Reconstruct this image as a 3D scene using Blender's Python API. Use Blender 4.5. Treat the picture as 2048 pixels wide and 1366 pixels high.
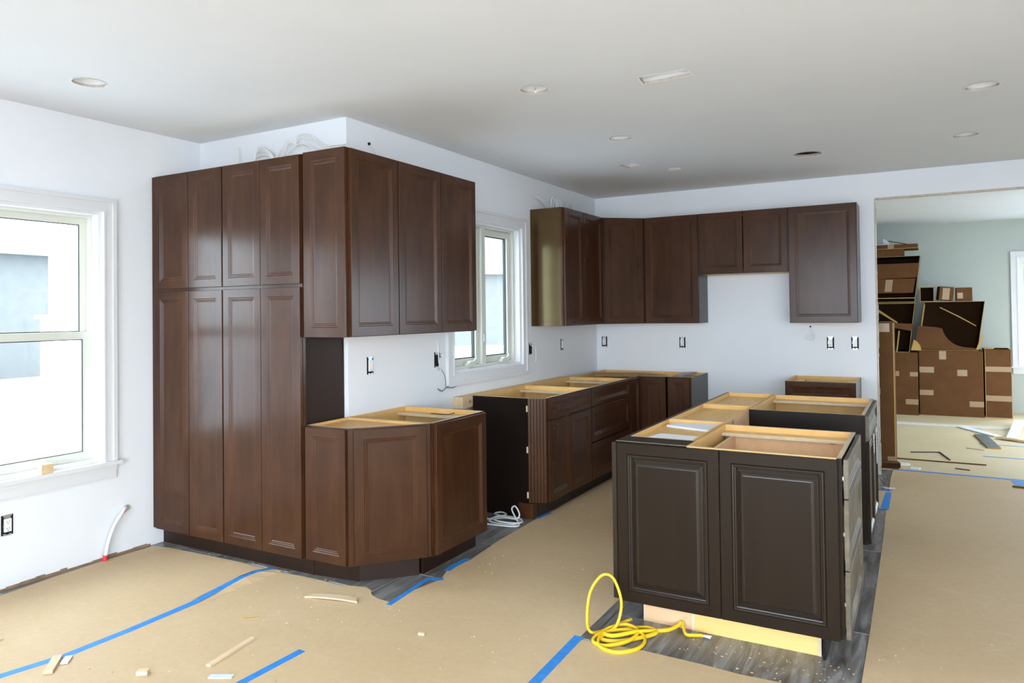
import bpy, bmesh, math, random
from mathutils import Vector, Matrix, noise

random.seed(11)
S = bpy.context.scene
COL = S.collection
for o in list(bpy.data.objects):
    bpy.data.objects.remove(o)

# ------------------------------------------------------------------ camera
cd = bpy.data.cameras.new('camera')
cam = bpy.data.objects.new('camera', cd)
COL.objects.link(cam)
RT = Vector((0.8718667, 0.4895934, -0.0121124))
UP = Vector((0.0180043, -0.0073271, 0.9998111))
FW = Vector((-0.4894121, 0.8719201, 0.0152030))
CAM = Vector((3.10867, -3.45783, 1.51109))
M = Matrix((RT, UP, -FW)).transposed().to_4x4()
M.translation = CAM
cam.matrix_world = M
cd.sensor_fit = 'HORIZONTAL'
cd.sensor_width = 36.0
cd.lens = 36.0 * 1464.1034 / 2048.0
cd.shift_y = (601.9694 - 683.0) / 2048.0
cd.clip_start = 0.05
cd.clip_end = 300
S.camera = cam

# ------------------------------------------------------------------ light
W = bpy.data.worlds.new('overcast_sky')
S.world = W
W.use_nodes = True
bg = W.node_tree.nodes['Background']
bg.inputs[0].default_value = (0.78, 0.895, 1.0, 1)
bg.inputs[1].default_value = 5.0
S.view_settings.view_transform = 'Standard'
S.view_settings.look = 'None'
S.view_settings.gamma = 1.0
S.view_settings.use_curve_mapping = False
S.view_settings.exposure = 1.45

H = 2.739            # ceiling
XL = -1.369          # left wall
YB = 3.964           # back wall
XR = 6.2             # right wall
YR = -6.0            # rear wall
YF = 9.05            # far wall of the next room
# window openings: (a0, a1, z0, z1)
LWIN = (-1.52, -0.72, 0.605, 2.17)
LWIN3 = (-2.30, -1.70, 0.605, 2.17)
KWIN = (1.15, 2.24, 1.05, 2.25)
RWIN = (0.6, 6.1, 0.05, 2.6)       # rear sliding doors, unseen, sized for the light they let in
SWIN = (-5.6, -3.4, 0.3, 2.4)       # unseen right wall window, added to let in light
FWIN = (4.28, 5.3, 0.66, 2.2)       # far room window in the far wall
FSWIN = (5.4, 7.6, 0.4, 2.25)       # unseen far room window in the right wall, added for its light


def portal(name, loc, rot, sx, sy):
    l = bpy.data.lights.new(name, 'AREA')
    l.shape = 'RECTANGLE'
    l.size, l.size_y = sx, sy
    l.cycles.is_portal = True
    o = bpy.data.objects.new(name, l)
    COL.objects.link(o)
    o.location = loc
    o.rotation_euler = rot


for (a, b, c, d_) in (LWIN, LWIN3):
    portal('window_portal', (XL - .14, (a + b) / 2, (c + d_) / 2), (0, -math.pi / 2, 0), d_ - c, b - a)
portal('window_portal', (-.14, sum(KWIN[:2]) / 2, sum(KWIN[2:]) / 2), (0, -math.pi / 2, 0), 1.2, 1.09)
portal('window_portal', (sum(RWIN[:2]) / 2, YR - .14, sum(RWIN[2:]) / 2), (math.pi / 2, 0, 0), 5.5, 2.55)
portal('window_portal', (XR + .14, sum(SWIN[:2]) / 2, sum(SWIN[2:]) / 2), (0, math.pi / 2, 0), 2.1, 2.2)
portal('window_portal', (sum(FWIN[:2]) / 2, YF + .14, sum(FWIN[2:]) / 2), (-math.pi / 2, 0, 0), 1.02, 1.54)
portal('window_portal', (XR + .14, sum(FSWIN[:2]) / 2, sum(FSWIN[2:]) / 2), (0, math.pi / 2, 0), 1.85, 2.2)


# ------------------------------------------------------------------ materials
def new_mat(name):
    m = bpy.data.materials.new(name)
    m.use_nodes = True
    nt = m.node_tree
    b = nt.nodes['Principled BSDF']
    return m, nt, b


def ramp(nt, stops):
    r = nt.nodes.new('ShaderNodeValToRGB')
    el = r.color_ramp.elements
    while len(el) < len(stops):
        el.new(0.5)
    for e, (p, c) in zip(el, stops):
        e.position = p
        e.color = (*c, 1)
    return r


def coords(nt, scale, rnd=True, kind='Object'):
    tc = nt.nodes.new('ShaderNodeTexCoord')
    mp = nt.nodes.new('ShaderNodeMapping')
    mp.inputs['Scale'].default_value = scale
    if rnd:
        oi = nt.nodes.new('ShaderNodeObjectInfo')
        mu = nt.nodes.new('ShaderNodeMath')
        mu.operation = 'MULTIPLY'
        mu.inputs[1].default_value = 37.0
        nt.links.new(oi.outputs['Random'], mu.inputs[0])
        nt.links.new(mu.outputs[0], mp.inputs['Location'])
    nt.links.new(tc.outputs[kind], mp.inputs[0])
    return mp


def noise_tex(nt, mp, scale, detail=4, rough=.55, dist=0):
    n = nt.nodes.new('ShaderNodeTexNoise')
    n.inputs['Scale'].default_value = scale
    n.inputs['Detail'].default_value = detail
    n.inputs['Roughness'].default_value = rough
    n.inputs['Distortion'].default_value = dist
    nt.links.new(mp.outputs[0], n.inputs['Vector'])
    return n


def bump(nt, b, src, strength, dist=.002):
    bp = nt.nodes.new('ShaderNodeBump')
    bp.inputs['Strength'].default_value = strength
    bp.inputs['Distance'].default_value = dist
    nt.links.new(src, bp.inputs['Height'])
    nt.links.new(bp.outputs[0], b.inputs['Normal'])


def plain(name, col, rough=.6, spec=.3, metal=0, var=0.0, vscale=6, bmp=0):
    m, nt, b = new_mat(name)
    b.inputs['Roughness'].default_value = rough
    b.inputs['Specular IOR Level'].default_value = spec
    b.inputs['Metallic'].default_value = metal
    b.inputs['Base Color'].default_value = (*col, 1)
    mp = coords(nt, (1, 1, 1))
    n = noise_tex(nt, mp, vscale)
    lo = tuple(c * (1 - var) for c in col)
    hi = tuple(min(1, c * (1 + var)) for c in col)
    r = ramp(nt, [(.3, lo), (.7, hi)])
    nt.links.new(n.outputs[0], r.inputs[0])
    nt.links.new(r.outputs[0], b.inputs['Base Color'])
    if bmp:
        n2 = noise_tex(nt, mp, vscale * 12, 3)
        bump(nt, b, n2.outputs[0], bmp)
    return m


def wood(name, dark, light, rough, grain=(6, 6, .6), spec=.3, blotch=.35, coat=0.0, gscale=3.0, knots=None):
    m, nt, b = new_mat(name)
    mp = coords(nt, grain)
    n = noise_tex(nt, mp, gscale, 6, .6, .6)
    r = ramp(nt, [(.2, dark), (.8, light)])
    nt.links.new(n.outputs[0], r.inputs[0])
    mp2 = coords(nt, (1, 1, .45))
    n2 = noise_tex(nt, mp2, 5, 3)
    r2 = ramp(nt, [(.3, (1 - blotch,) * 3), (.7, (1, 1, 1))])
    nt.links.new(n2.outputs[0], r2.inputs[0])
    mx = nt.nodes.new('ShaderNodeMixRGB')
    mx.blend_type = 'MULTIPLY'
    mx.inputs[0].default_value = 1
    nt.links.new(r.outputs[0], mx.inputs[1])
    nt.links.new(r2.outputs[0], mx.inputs[2])
    out = mx.outputs[0]
    if knots:
        mp3 = coords(nt, (1, 1, 1.6))
        v = nt.nodes.new('ShaderNodeTexVoronoi')
        v.inputs['Scale'].default_value = 7.0
        nt.links.new(mp3.outputs[0], v.inputs['Vector'])
        rk = ramp(nt, [(.0, (1, 1, 1)), (.10, (.7, .7, .7)), (.20, (0, 0, 0))])
        nt.links.new(v.outputs['Distance'], rk.inputs[0])
        mk = nt.nodes.new('ShaderNodeMixRGB')
        nt.links.new(rk.outputs[0], mk.inputs[0])
        nt.links.new(out, mk.inputs[1])
        mk.inputs[2].default_value = (*knots, 1)
        out = mk.outputs[0]
    nt.links.new(out, b.inputs['Base Color'])
    b.inputs['Roughness'].default_value = rough
    b.inputs['Specular IOR Level'].default_value = spec
    b.inputs['Coat Weight'].default_value = coat
    b.inputs['Coat Roughness'].default_value = .25
    bump(nt, b, n.outputs[0], .06, .001)
    return m


MT = {}
# brown kitchen cabinets
BD, BL = (.055, .0205, .0085), (.084, .034, .0150)
MT['wood'] = wood('brown_stained_wood', BD, BL, .22, spec=.24)
MT['woodh'] = wood('brown_stained_wood_cross_grain', BD, BL, .22, spec=.24, grain=(.6, .6, 6))
MT['woode'] = wood('brown_stained_wood_moulding', (.068, .0250, .0105), (.096, .038, .0165), .22, spec=.24)
MT['ply_dark'] = plain('espresso_laminate', (.0105, .0055, .0035), .4, .22, var=.12, vscale=14)
# island: greyer paint-stain
ID, IL = (.019, .0118, .0072), (.023, .0145, .009)
MT['isl'] = wood('charcoal_stained_wood', ID, IL, .32, spec=.13, blotch=.12)
MT['islh'] = wood('charcoal_stained_wood_cross_grain', ID, IL, .32, spec=.13, grain=(.6, .6, 6), blotch=.12)
MT['isle'] = plain('charcoal_stained_moulding', (.022, .0145, .0098), .26, .4, var=.05)
MT['dusty'] = wood('dusty_stained_wood', (.05, .042, .034), (.30, .25, .18), .5, (1.2, 1.2, 2.2), blotch=.5, gscale=3)
MT['grey_side'] = plain('grey_brown_laminate', (.075, .068, .062), .4, .4, var=.08)
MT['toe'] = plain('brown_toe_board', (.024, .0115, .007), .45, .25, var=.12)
MT['lacquer'] = plain('glossy_brown_lacquer', (.050, .021, .009), .19, 1.0, var=.10, vscale=3)
MT['lacquer'].node_tree.nodes['Principled BSDF'].inputs['Specular Tint'].default_value = (1.0, .84, .42, 1)
MT['maple'] = wood('maple_plywood', (.80, .47, .16), (.87, .56, .22), .45, (3, 3, .8), blotch=.12)
MT['mapleh'] = wood('maple_plywood_cross_grain', (.82, .51, .18), (.88, .60, .26), .45, (.8, 6, 6), blotch=.12)
MT['raw'] = wood('raw_light_edge', (.62, .50, .34), (.76, .64, .46), .6, (2, 9, 9), blotch=.1)
MT['knotty'] = wood('knotty_birch', (.72, .44, .24), (.82, .56, .34), .5, (1, 6, 8), blotch=.1, knots=(.30, .10, .03))
MT['yellow_ply'] = wood('golden_plywood', (.76, .50, .16), (.84, .60, .24), .5, (1, 6, 8), blotch=.08)
MT['pine'] = wood('pine_lumber', (.72, .50, .27), (.85, .66, .42), .6, (9, 9, 9), blotch=.15, knots=(.38, .16, .06))
MT['stick'] = wood('pale_wood_scrap', (.74, .54, .34), (.86, .68, .48), .6, (2, 9, 9), blotch=.1)
# shell
MT['wall'] = plain('white_wall_primer', (.84, .85, .875), .75, .2, var=.015, vscale=2.0, bmp=.05)
MT['ceil'] = plain('white_ceiling_primer', (.80, .82, .85), .8, .15, var=.015, vscale=1.5, bmp=.03)
MT['farwall'] = plain('pale_green_grey_wall', (.52, .56, .51), .75, .2, var=.02, vscale=2.0, bmp=.04)
MT['trim'] = plain('white_gloss_trim', (.76, .755, .76), .35, .4, var=.01)
MT['vinyl'] = plain('cream_window_vinyl', (.70, .70, .62), .35, .4, var=.01)
MT['drywall'] = plain('raw_drywall_edge', (.58, .51, .43), .9, .1, var=.15, vscale=30)
MT['sillplate'] = plain('brown_paper_drywall_edge', (.30, .19, .12), .9, .1, var=.25, vscale=20)
MT['concrete'] = plain('grey_grout_bed', (.44, .43, .42), .9, .1, var=.1, vscale=15)
MT['canwhite'] = plain('white_downlight_housing', (.93, .93, .94), .5, .3, var=.01)
MT['candark'] = plain('dark_ceiling_void', (.05, .035, .025), .9, .1, var=.3)
MT['snow'] = plain('snow', (.52, .54, .57), .9, .1, var=.02, vscale=.4)
MT['pale_siding'] = plain('pale_blue_siding', (.125, .128, .125), .8, .2, var=.05)
MT['kraft'] = None
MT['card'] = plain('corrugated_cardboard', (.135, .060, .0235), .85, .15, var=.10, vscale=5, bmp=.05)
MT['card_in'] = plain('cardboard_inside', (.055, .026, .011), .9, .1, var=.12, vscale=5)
MT['card_edge'] = plain('cardboard_cut_edge', (.52, .33, .11), .9, .1, var=.1, vscale=40)
MT['tan'] = plain('tan_cardboard', (.48, .30, .15), .85, .15, var=.06)
MT['ptape'] = plain('tan_packing_tape', (.36, .225, .11), .3, .5, var=.04)
MT['btape'] = plain('blue_masking_tape', (.04, .26, .73), .55, .3, var=.12, vscale=30)
MT['yellow'] = plain('yellow_cable_jacket', (.85, .55, .02), .4, .5, var=.04)
MT['whitecab'] = plain('white_cable_jacket', (.80, .80, .80), .4, .4, var=.03)
MT['cream_cab'] = plain('cream_cable_jacket', (.84, .82, .79), .5, .3, var=.05)
MT['dark_wire'] = plain('dark_wire', (.06, .06, .06), .5, .3)
MT['red'] = plain('red_pipe_print', (.75, .03, .04), .4, .4)
MT['metal'] = plain('galvanised_steel', (.62, .64, .66), .35, .5, metal=.9, var=.1, vscale=30)
MT['brass'] = plain('brass_screw', (.80, .55, .20), .3, .5, metal=.9)
MT['black'] = plain('black_box_interior', (.012, .012, .014), .7, .2)
MT['device'] = plain('white_outlet_plastic', (.84, .85, .88), .3, .5)
MT['paper'] = plain('white_sheet_paper', (.84, .86, .90), .8, .2, var=.02)
MT['plastic'] = plain('clear_plastic_wrap', (.74, .80, .88), .2, .6, var=.08, vscale=30)
MT['grey_board'] = wood('grey_laminate_board', (.13, .16, .17), (.20, .24, .25), .4, (3, 3, 3), blotch=.1)
MT['gasket'] = plain('dark_window_gasket', (.05, .055, .05), .5, .3)
MT['darksticker'] = plain('dark_grey_print', (.12, .12, .13), .6, .2)


def kraft_mat(name, lo, hi, streak):
    m, nt, b = new_mat(name)
    mp = coords(nt, (1, 1, 1), False)
    n = noise_tex(nt, mp, .9, 6, .6, .3)
    r = ramp(nt, [(.3, lo), (.7, hi)])
    nt.links.new(n.outputs[0], r.inputs[0])
    n2 = noise_tex(nt, mp, 28, 5, .7)
    r2 = ramp(nt, [(.35, (.93, .93, .93)), (.65, (1, 1, 1))])
    nt.links.new(n2.outputs[0], r2.inputs[0])
    mx = nt.nodes.new('ShaderNodeMixRGB')
    mx.blend_type = 'MULTIPLY'
    mx.inputs[0].default_value = 1
    nt.links.new(r.outputs[0], mx.inputs[1])
    nt.links.new(r2.outputs[0], mx.inputs[2])
    # scuffs and dusty smears
    mp3 = coords(nt, (1, 2.2, 1), False)
    n3 = noise_tex(nt, mp3, 2.4, 8, .7, 1.0)
    r3 = ramp(nt, [(.55, (0, 0, 0)), (.75, (1, 1, 1))])
    nt.links.new(n3.outputs[0], r3.inputs[0])
    fac = nt.nodes.new('ShaderNodeMath')
    fac.operation = 'MULTIPLY'
    fac.inputs[1].default_value = .35
    nt.links.new(r3.outputs[0], fac.inputs[0])
    m2 = nt.nodes.new('ShaderNodeMixRGB')
    nt.links.new(fac.outputs[0], m2.inputs[0])
    nt.links.new(mx.outputs[0], m2.inputs[1])
    m2.inputs[2].default_value = (*streak, 1)
    nt.links.new(m2.outputs[0], b.inputs['Base Color'])
    b.inputs['Roughness'].default_value = .62
    b.inputs['Specular IOR Level'].default_value = .35
    nb = noise_tex(nt, mp, 3.5, 4, .5, .4)
    bump(nt, b, nb.outputs[0], .25, .01)
    return m


MT['kraft'] = kraft_mat('kraft_floor_paper', (.62, .445, .255), (.69, .515, .31), (.73, .60, .43))
MT['farply'] = kraft_mat('pale_plywood_sheathing', (.72, .58, .34), (.78, .66, .42), (.70, .55, .32))


def tile_mat():
    m, nt, b = new_mat('grey_wood_look_tile')
    mp = coords(nt, (7, .9, 1))
    n = noise_tex(nt, mp, 2.6, 7, .65, 1.2)
    r = ramp(nt, [(.30, (.06, .055, .052)), (.5, (.19, .182, .178)), (.70, (.38, .37, .37))])
    nt.links.new(n.outputs[0], r.inputs[0])
    nt.links.new(r.outputs[0], b.inputs['Base Color'])
    b.inputs['Roughness'].default_value = .3
    b.inputs['Specular IOR Level'].default_value = .5
    bump(nt, b, n.outputs[0], .05, .001)
    return m


MT['tile'] = tile_mat()


def glass_mat():
    m = bpy.data.materials.new('window_glass')
    m.use_nodes = True
    nt = m.node_tree
    nt.nodes.clear()
    out = nt.nodes.new('ShaderNodeOutputMaterial')
    mx = nt.nodes.new('ShaderNodeMixShader')
    t = nt.nodes.new('ShaderNodeBsdfTransparent')
    t.inputs[0].default_value = (.96, .98, .98, 1)
    g = nt.nodes.new('ShaderNodeBsdfGlossy')
    g.inputs['Roughness'].default_value = .02
    mx.inputs[0].default_value = .06
    nt.links.new(t.outputs[0], mx.inputs[1])
    nt.links.new(g.outputs[0], mx.inputs[2])
    nt.links.new(mx.outputs[0], out.inputs[0])
    return m


MT['glass'] = glass_mat()


# ------------------------------------------------------------------ mesh helpers
class MB:
    def __init__(s):
        s.v, s.f, s.m, s.mats = [], [], [], []

    def mi(s, mat):
        m = MT[mat]
        if m not in s.mats:
            s.mats.append(m)
        return s.mats.index(m)

    def face(s, pts, mat):
        k = len(s.v)
        s.v += [tuple(p) for p in pts]
        s.f.append(tuple(range(k, k + len(pts))))
        s.m.append(s.mi(mat))

    def box(s, x0, x1, y0, y1, z0, z1, mat, **ov):
        # ov: L R F K B T material overrides (-x +x -y +y -z +z)
        k = len(s.v)
        s.v += [(x, y, z) for z in (z0, z1) for y in (y0, y1) for x in (x0, x1)]
        for key, q in (('L', (0, 4, 6, 2)), ('R', (1, 3, 7, 5)), ('F', (0, 1, 5, 4)),
                       ('K', (2, 6, 7, 3)), ('B', (0, 2, 3, 1)), ('T', (4, 5, 7, 6))):
            s.f.append(tuple(k + i for i in q))
            s.m.append(s.mi(ov.get(key, mat)))
        return s

    def prism(s, pts, axis, a0, a1, mat, cap0=None, cap1=None, side=None):
        # pts 2D counter-clockwise in the two remaining axes
        def P(u, w, a):
            return {'x': (a, u, w), 'y': (u, a, w), 'z': (u, w, a)}[axis]
        n = len(pts)
        k = len(s.v)
        s.v += [P(u, w, a0) for u, w in pts] + [P(u, w, a1) for u, w in pts]
        s.f.append(tuple(range(k + n - 1, k - 1, -1)))
        s.m.append(s.mi(cap0 or mat))
        s.f.append(tuple(range(k + n, k + 2 * n)))
        s.m.append(s.mi(cap1 or mat))
        for i in range(n):
            j = (i + 1) % n
            s.f.append((k + i, k + j, k + n + j, k + n + i))
            s.m.append(s.mi(side[i] if side and side[i] else mat))
        return s

    def tube(s, pts, r, mat, seg=8, flat=1.0, cap=True):
        pts = [Vector(p) for p in pts]
        n = len(pts)
        k = len(s.v)
        t0 = (pts[1] - pts[0]).normalized()
        up = Vector((0, 0, 1)) if abs(t0.z) < .9 else Vector((1, 0, 0))
        nx = t0.cross(up).normalized()
        mi = s.mi(mat)
        for i, p in enumerate(pts):
            t = (pts[min(i + 1, n - 1)] - pts[max(i - 1, 0)]).normalized()
            nx = (nx - t * nx.dot(t)).normalized()
            ny = t.cross(nx)
            for q in range(seg):
                a = 2 * math.pi * q / seg
                s.v.append(tuple(p + nx * (r * math.cos(a)) + ny * (r * flat * math.sin(a))))
        for i in range(n - 1):
            for q in range(seg):
                q2 = (q + 1) % seg
                s.f.append((k + i * seg + q, k + i * seg + q2, k + (i + 1) * seg + q2, k + (i + 1) * seg + q))
                s.m.append(mi)
        if cap:
            s.f.append(tuple(k + q for q in range(seg)))
            s.m.append(mi)
            s.f.append(tuple(k + (n - 1) * seg + q for q in reversed(range(seg))))
            s.m.append(mi)
        return s

    def rings(s, rs, mats, cap=None):
        # rs: list of (x0,x1,z0,z1,y); mats: per gap (bottom, right, top, left) names
        k = len(s.v)
        for (x0, x1, z0, z1, y) in rs:
            s.v += [(x0, y, z0), (x1, y, z0), (x1, y, z1), (x0, y, z1)]
        for i in range(len(rs) - 1):
            for e in range(4):
                e2 = (e + 1) % 4
                s.f.append((k + 4 * i + e, k + 4 * i + e2, k + 4 * i + 4 + e2, k + 4 * i + 4 + e))
                s.m.append(s.mi(mats[i][e]))
        if cap:
            b = k + 4 * (len(rs) - 1)
            s.f.append((b, b + 1, b + 2, b + 3))
            s.m.append(s.mi(cap))
        return s

    def build(s, name, parent=None, smooth=False, fix=True):
        me = bpy.data.meshes.new(name)
        me.from_pydata(s.v, [], s.f)
        for m in s.mats:
            me.materials.append(m)
        me.polygons.foreach_set('material_index', s.m)
        if smooth:
            me.polygons.foreach_set('use_smooth', [True] * len(s.f))
        me.update()
        if fix:
            bm = bmesh.new()
            bm.from_mesh(me)
            bmesh.ops.recalc_face_normals(bm, faces=bm.faces)
            bm.to_mesh(me)
            bm.free()
        o = bpy.data.objects.new(name, me)
        COL.objects.link(o)
        o.parent = parent
        return o


def tag(o, label, cat=None, group=None, kind=None):
    if label:
        o['label'] = label
    if cat:
        o['category'] = cat
    if group:
        o['group'] = group
    if kind:
        o['kind'] = kind
    return o


def thing(name, label, cat, loc=(0, 0, 0), rz=0, group=None):
    o = bpy.data.objects.new(name, None)
    COL.objects.link(o)
    o.empty_display_size = .1
    o.location = loc
    o.rotation_euler = (0, 0, rz)
    return tag(o, label, cat, group)


def struct(o):
    o['kind'] = 'structure'
    return o


def spline(pts, n=8):
    P = [Vector(p) for p in pts]
    P = [P[0] * 2 - P[1]] + P + [P[-1] * 2 - P[-2]]
    out = []
    for i in range(1, len(P) - 2):
        for k in range(n):
            t = k / n
            a, b, c, d = P[i - 1], P[i], P[i + 1], P[i + 2]
            out.append(.5 * ((2 * b) + (c - a) * t + (2 * a - 5 * b + 4 * c - d) * t * t + (3 * b - a - 3 * c + d) * t ** 3))
    out.append(P[-2])
    return out


# ------------------------------------------------------------------ room shell
def wall_with_holes(name, axis, p0, p1, a0, a1, z0, z1, holes, mat='wall', reveal=None):
    """axis 'x': wall plane normal to x between x=p0..p1, running along y=a0..a1."""
    mb = MB()

    def bx(u0, u1, w0, w1):
        if u1 - u0 < 1e-4 or w1 - w0 < 1e-4:
            return
        if axis == 'x':
            mb.box(p0, p1, u0, u1, w0, w1, mat)
        else:
            mb.box(u0, u1, p0, p1, w0, w1, mat)
    cur = a0
    for (h0, h1, hz0, hz1) in sorted(holes):
        bx(cur, h0, z0, z1)
        bx(h0, h1, z0, hz0)
        bx(h0, h1, hz1, z1)
        cur = h1
    bx(cur, a1, z0, z1)
    return struct(mb.build(name))


TOP = H + .25
wall_with_holes('wall_left', 'x', XL - .15, XL, YR, .12, -.05, TOP, [LWIN, LWIN3])
struct(MB().box(XL, -.15, 0, .12, -.05, TOP, 'wall').build('wall_pantry'))
wall_with_holes('wall_window', 'x', -.15, 0, 0, YB + .12, -.05, TOP, [KWIN])
mb = MB().box(0, 2.745, YB, YB + .12, -.05, TOP, 'wall', K='farwall')
mb.box(2.745, 5.4, YB, YB + .12, 2.503, TOP, 'wall', K='farwall', B='drywall')
mb.box(5.4, XR, YB, YB + .12, -.05, TOP, 'wall', K='farwall')
struct(mb.build('wall_back'))
wall_with_holes('wall_rear', 'y', YR - .15, YR, XL - .15, XR + .15, -.05, TOP, [RWIN])
wall_with_holes('wall_right', 'x', XR, XR + .15, YR, YF, -.05, TOP, [SWIN, FSWIN])
wall_with_holes('wall_far', 'y', YF, YF + .15, -.15, XR + .15, -.05, TOP, [FWIN], 'farwall')
struct(MB().box(-.15, -.02, YB + .12, YF, -.05, TOP, 'farwall').build('wall_far_side'))
# rough cut drywall edge round the wide opening
mb = MB()
random.seed(5)
zz = .0
while zz < 2.5:
    h = random.uniform(.03, .12)
    mb.box(2.735, 2.745 + random.uniform(.001, .012), YB - .003, YB + .004, zz, min(zz + h, 2.503), 'drywall')
    zz += h
xx = 2.745
while xx < 5.4:
    h = random.uniform(.05, .2)
    mb.box(xx, min(xx + h, 5.4), YB - .003, YB + .004, 2.503 - random.uniform(.004, .012), 2.51, 'drywall')
    xx += h
struct(mb.build('trim_1'))
# torn drywall edge along the foot of the left wall
mb = MB()
yy = -4.8
while yy < -.42:
    h = random.uniform(.03, .12)
    mb.box(XL - .005, XL + .002, yy, min(yy + h, -.40), -.003, random.uniform(.010, .024), 'sillplate')
    yy += h
struct(mb.build('trim_2'))

# ceiling with real cut-outs -------------------------------------------------
CANS = [((-.675, -1.21), .082), ((1.257, .119), .079), ((1.25, 1.455), .080), ((1.241, 2.778), .080),
        ((2.328, 2.765), .108), ((3.417, 1.372), .085), ((3.396, 2.69), .082)]
RECTS = [[(1.819, .219), (2.079, .222), (2.088, .340), (1.803, .356)],
         [(.887, 2.344), (1.034, 2.341), (1.070, 2.52), (.915, 2.56)]]
FARSLOTS = [((3.05, 6.0), .08), ((3.75, 7.6), .08)]


def ceiling():
    bm = bmesh.new()
    edges = []

    def loop(pts):
        vs = [bm.verts.new((x, y, H)) for x, y in pts]
        for i in range(len(vs)):
            edges.append(bm.edges.new((vs[i], vs[(i + 1) % len(vs)])))
        return vs
    loop([(XL - .1, YR - .1), (XR + .1, YR - .1), (XR + .1, YF + .1), (XL - .1, YF + .1)])
    for (c, r) in CANS:
        loop([(c[0] + r * math.cos(a * math.pi / 16), c[1] + r * math.sin(a * math.pi / 16)) for a in range(32)])
    for q in RECTS:
        loop(q)
    bmesh.ops.triangle_fill(bm, use_beauty=True, use_dissolve=False, edges=edges, normal=(0, 0, -1))
    for f in bm.faces:
        if f.normal.z > 0:
            f.normal_flip()
    me = bpy.data.meshes.new('ceiling')
    bm.to_mesh(me)
    bm.free()
    me.materials.append(MT['ceil'])
    o = bpy.data.objects.new('ceiling', me)
    COL.objects.link(o)
    return struct(o)


CEIL = ceiling()
struct(MB().box(XL - .15, XR + .15, YR - .15, YF + .15, H + .24, H + .30, 'candark').build('ceiling_deck'))

CANLAB = ['round downlight hole in the ceiling nearest the left wall',
          'round downlight hole in the ceiling with a cable end dangling',
          'round downlight hole in the ceiling midway along the window wall row',
          'small round downlight hole in the ceiling beside the square vent hole',
          'wide round ceiling hole with a dark open void, above the back cabinets',
          'round downlight hole at the right of the ceiling, nearer one',
          'round downlight hole at the right of the ceiling, nearer the opening']
for i, ((c, r), lab) in enumerate(zip(CANS, CANLAB)):
    t = thing('recessed_light_can', lab, 'downlight', (c[0], c[1], H), 0, 'downlight holes in the ceiling')
    mb = MB()
    n = 32
    dark = (i == 4)
    wallm, topm = ('canwhite', 'canwhite') if not dark else ('drywall', 'candark')
    hh = .055 if not dark else .02
    cir = [(r * 1.02 * math.cos(2 * math.pi * a / n), r * 1.02 * math.sin(2 * math.pi * a / n)) for a in range(n)]
    for a in range(n):
        p, q = cir[a], cir[(a + 1) % n]
        mb.face([(*p, .0), (*q, .0), (*q, hh), (*p, hh)], wallm)
    mb.face([(*p, hh + (.1 if dark else 0)) for p in cir], topm)
    if dark:
        for a in range(n):
            p, q = cir[a], cir[(a + 1) % n]
            mb.face([(*p, hh), (*q, hh), (*q, hh + .1), (*p, hh + .1)], 'candark')
    mb.build('housing', t, smooth=False)
    mb = MB()
    random.seed(40 + i)
    for a in range(n):
        a0, a1 = 2 * math.pi * a / n, 2 * math.pi * (a + 1) / n
        r0, r1 = r * (.955 + .03 * random.random()), r * (1.02 + .05 * random.random())
        mb.face([(r0 * math.cos(a0), r0 * math.sin(a0), -.002), (r1 * math.cos(a0), r1 * math.sin(a0), -.0025),
                 (r1 * math.cos(a1), r1 * math.sin(a1), -.0025), (r0 * math.cos(a1), r0 * math.sin(a1), -.002)], 'canwhite')
        mb.face([(r0 * math.cos(a0), r0 * math.sin(a0), -.002), (r0 * math.cos(a1), r0 * math.sin(a1), -.002),
                 (r0 * math.cos(a1), r0 * math.sin(a1), .012), (r0 * math.cos(a0), r0 * math.sin(a0), .012)],
                'drywall')
    mb.build('cut_edge', t)
    if i == 1:
        MB().tube(spline([(-.01, .03, .05), (-.005, .03, .01), (.01, -.02, -.01), (.035, -.05, -.03)], 6), .006, 'whitecab').build('cable', t)
for q, lab in zip(RECTS, ['long rectangular vent hole cut in the ceiling', 'small square vent hole cut in the ceiling']):
    cx, cy = sum(p[0] for p in q) / 4, sum(p[1] for p in q) / 4
    t = thing('vent_opening', lab, 'vent', (cx, cy, H))
    mb = MB()
    L = [(p[0] - cx, p[1] - cy) for p in q]
    for a in range(4):
        p, r = L[a], L[(a + 1) % 4]
        mb.face([(*p, -.001), (*r, -.001), (*r, .09), (*p, .09)], 'canwhite')
    mb.face([(*p, .09) for p in L], 'canwhite')
    mb.build('duct', t)
    mb = MB()
    random.seed(3)
    for a in range(4):
        p, r = Vector(L[a]), Vector(L[(a + 1) % 4])
        for s_ in range(6):
            u, w = p.lerp(r, s_ / 6), p.lerp(r, (s_ + 1) / 6)
            k0 = 1 - .03 - .03 * random.random()
            mb.face([(*(u * 1.03), -.002), (*(w * 1.03), -.002), (*(w * k0), -.002), (*(u * k0), -.002)], 'canwhite')
            mb.face([(*(u * k0), -.002), (*(w * k0), -.002), (*(w * k0), .014), (*(u * k0), .014)], 'drywall')
    mb.build('cut_edge', t)

# floor -----------------------------------------------------------------
FLOOR = struct(MB().box(XL - .15, XR + .15, YR - .15, YF + .15, -.12, -.004, 'concrete').build('floor'))


def sheet(name, pts, z, th, mat, label, cat, group=None):
    o = MB().prism(pts, 'z', z, z + th, mat).build(name)
    return tag(o, label, cat, group)


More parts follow.
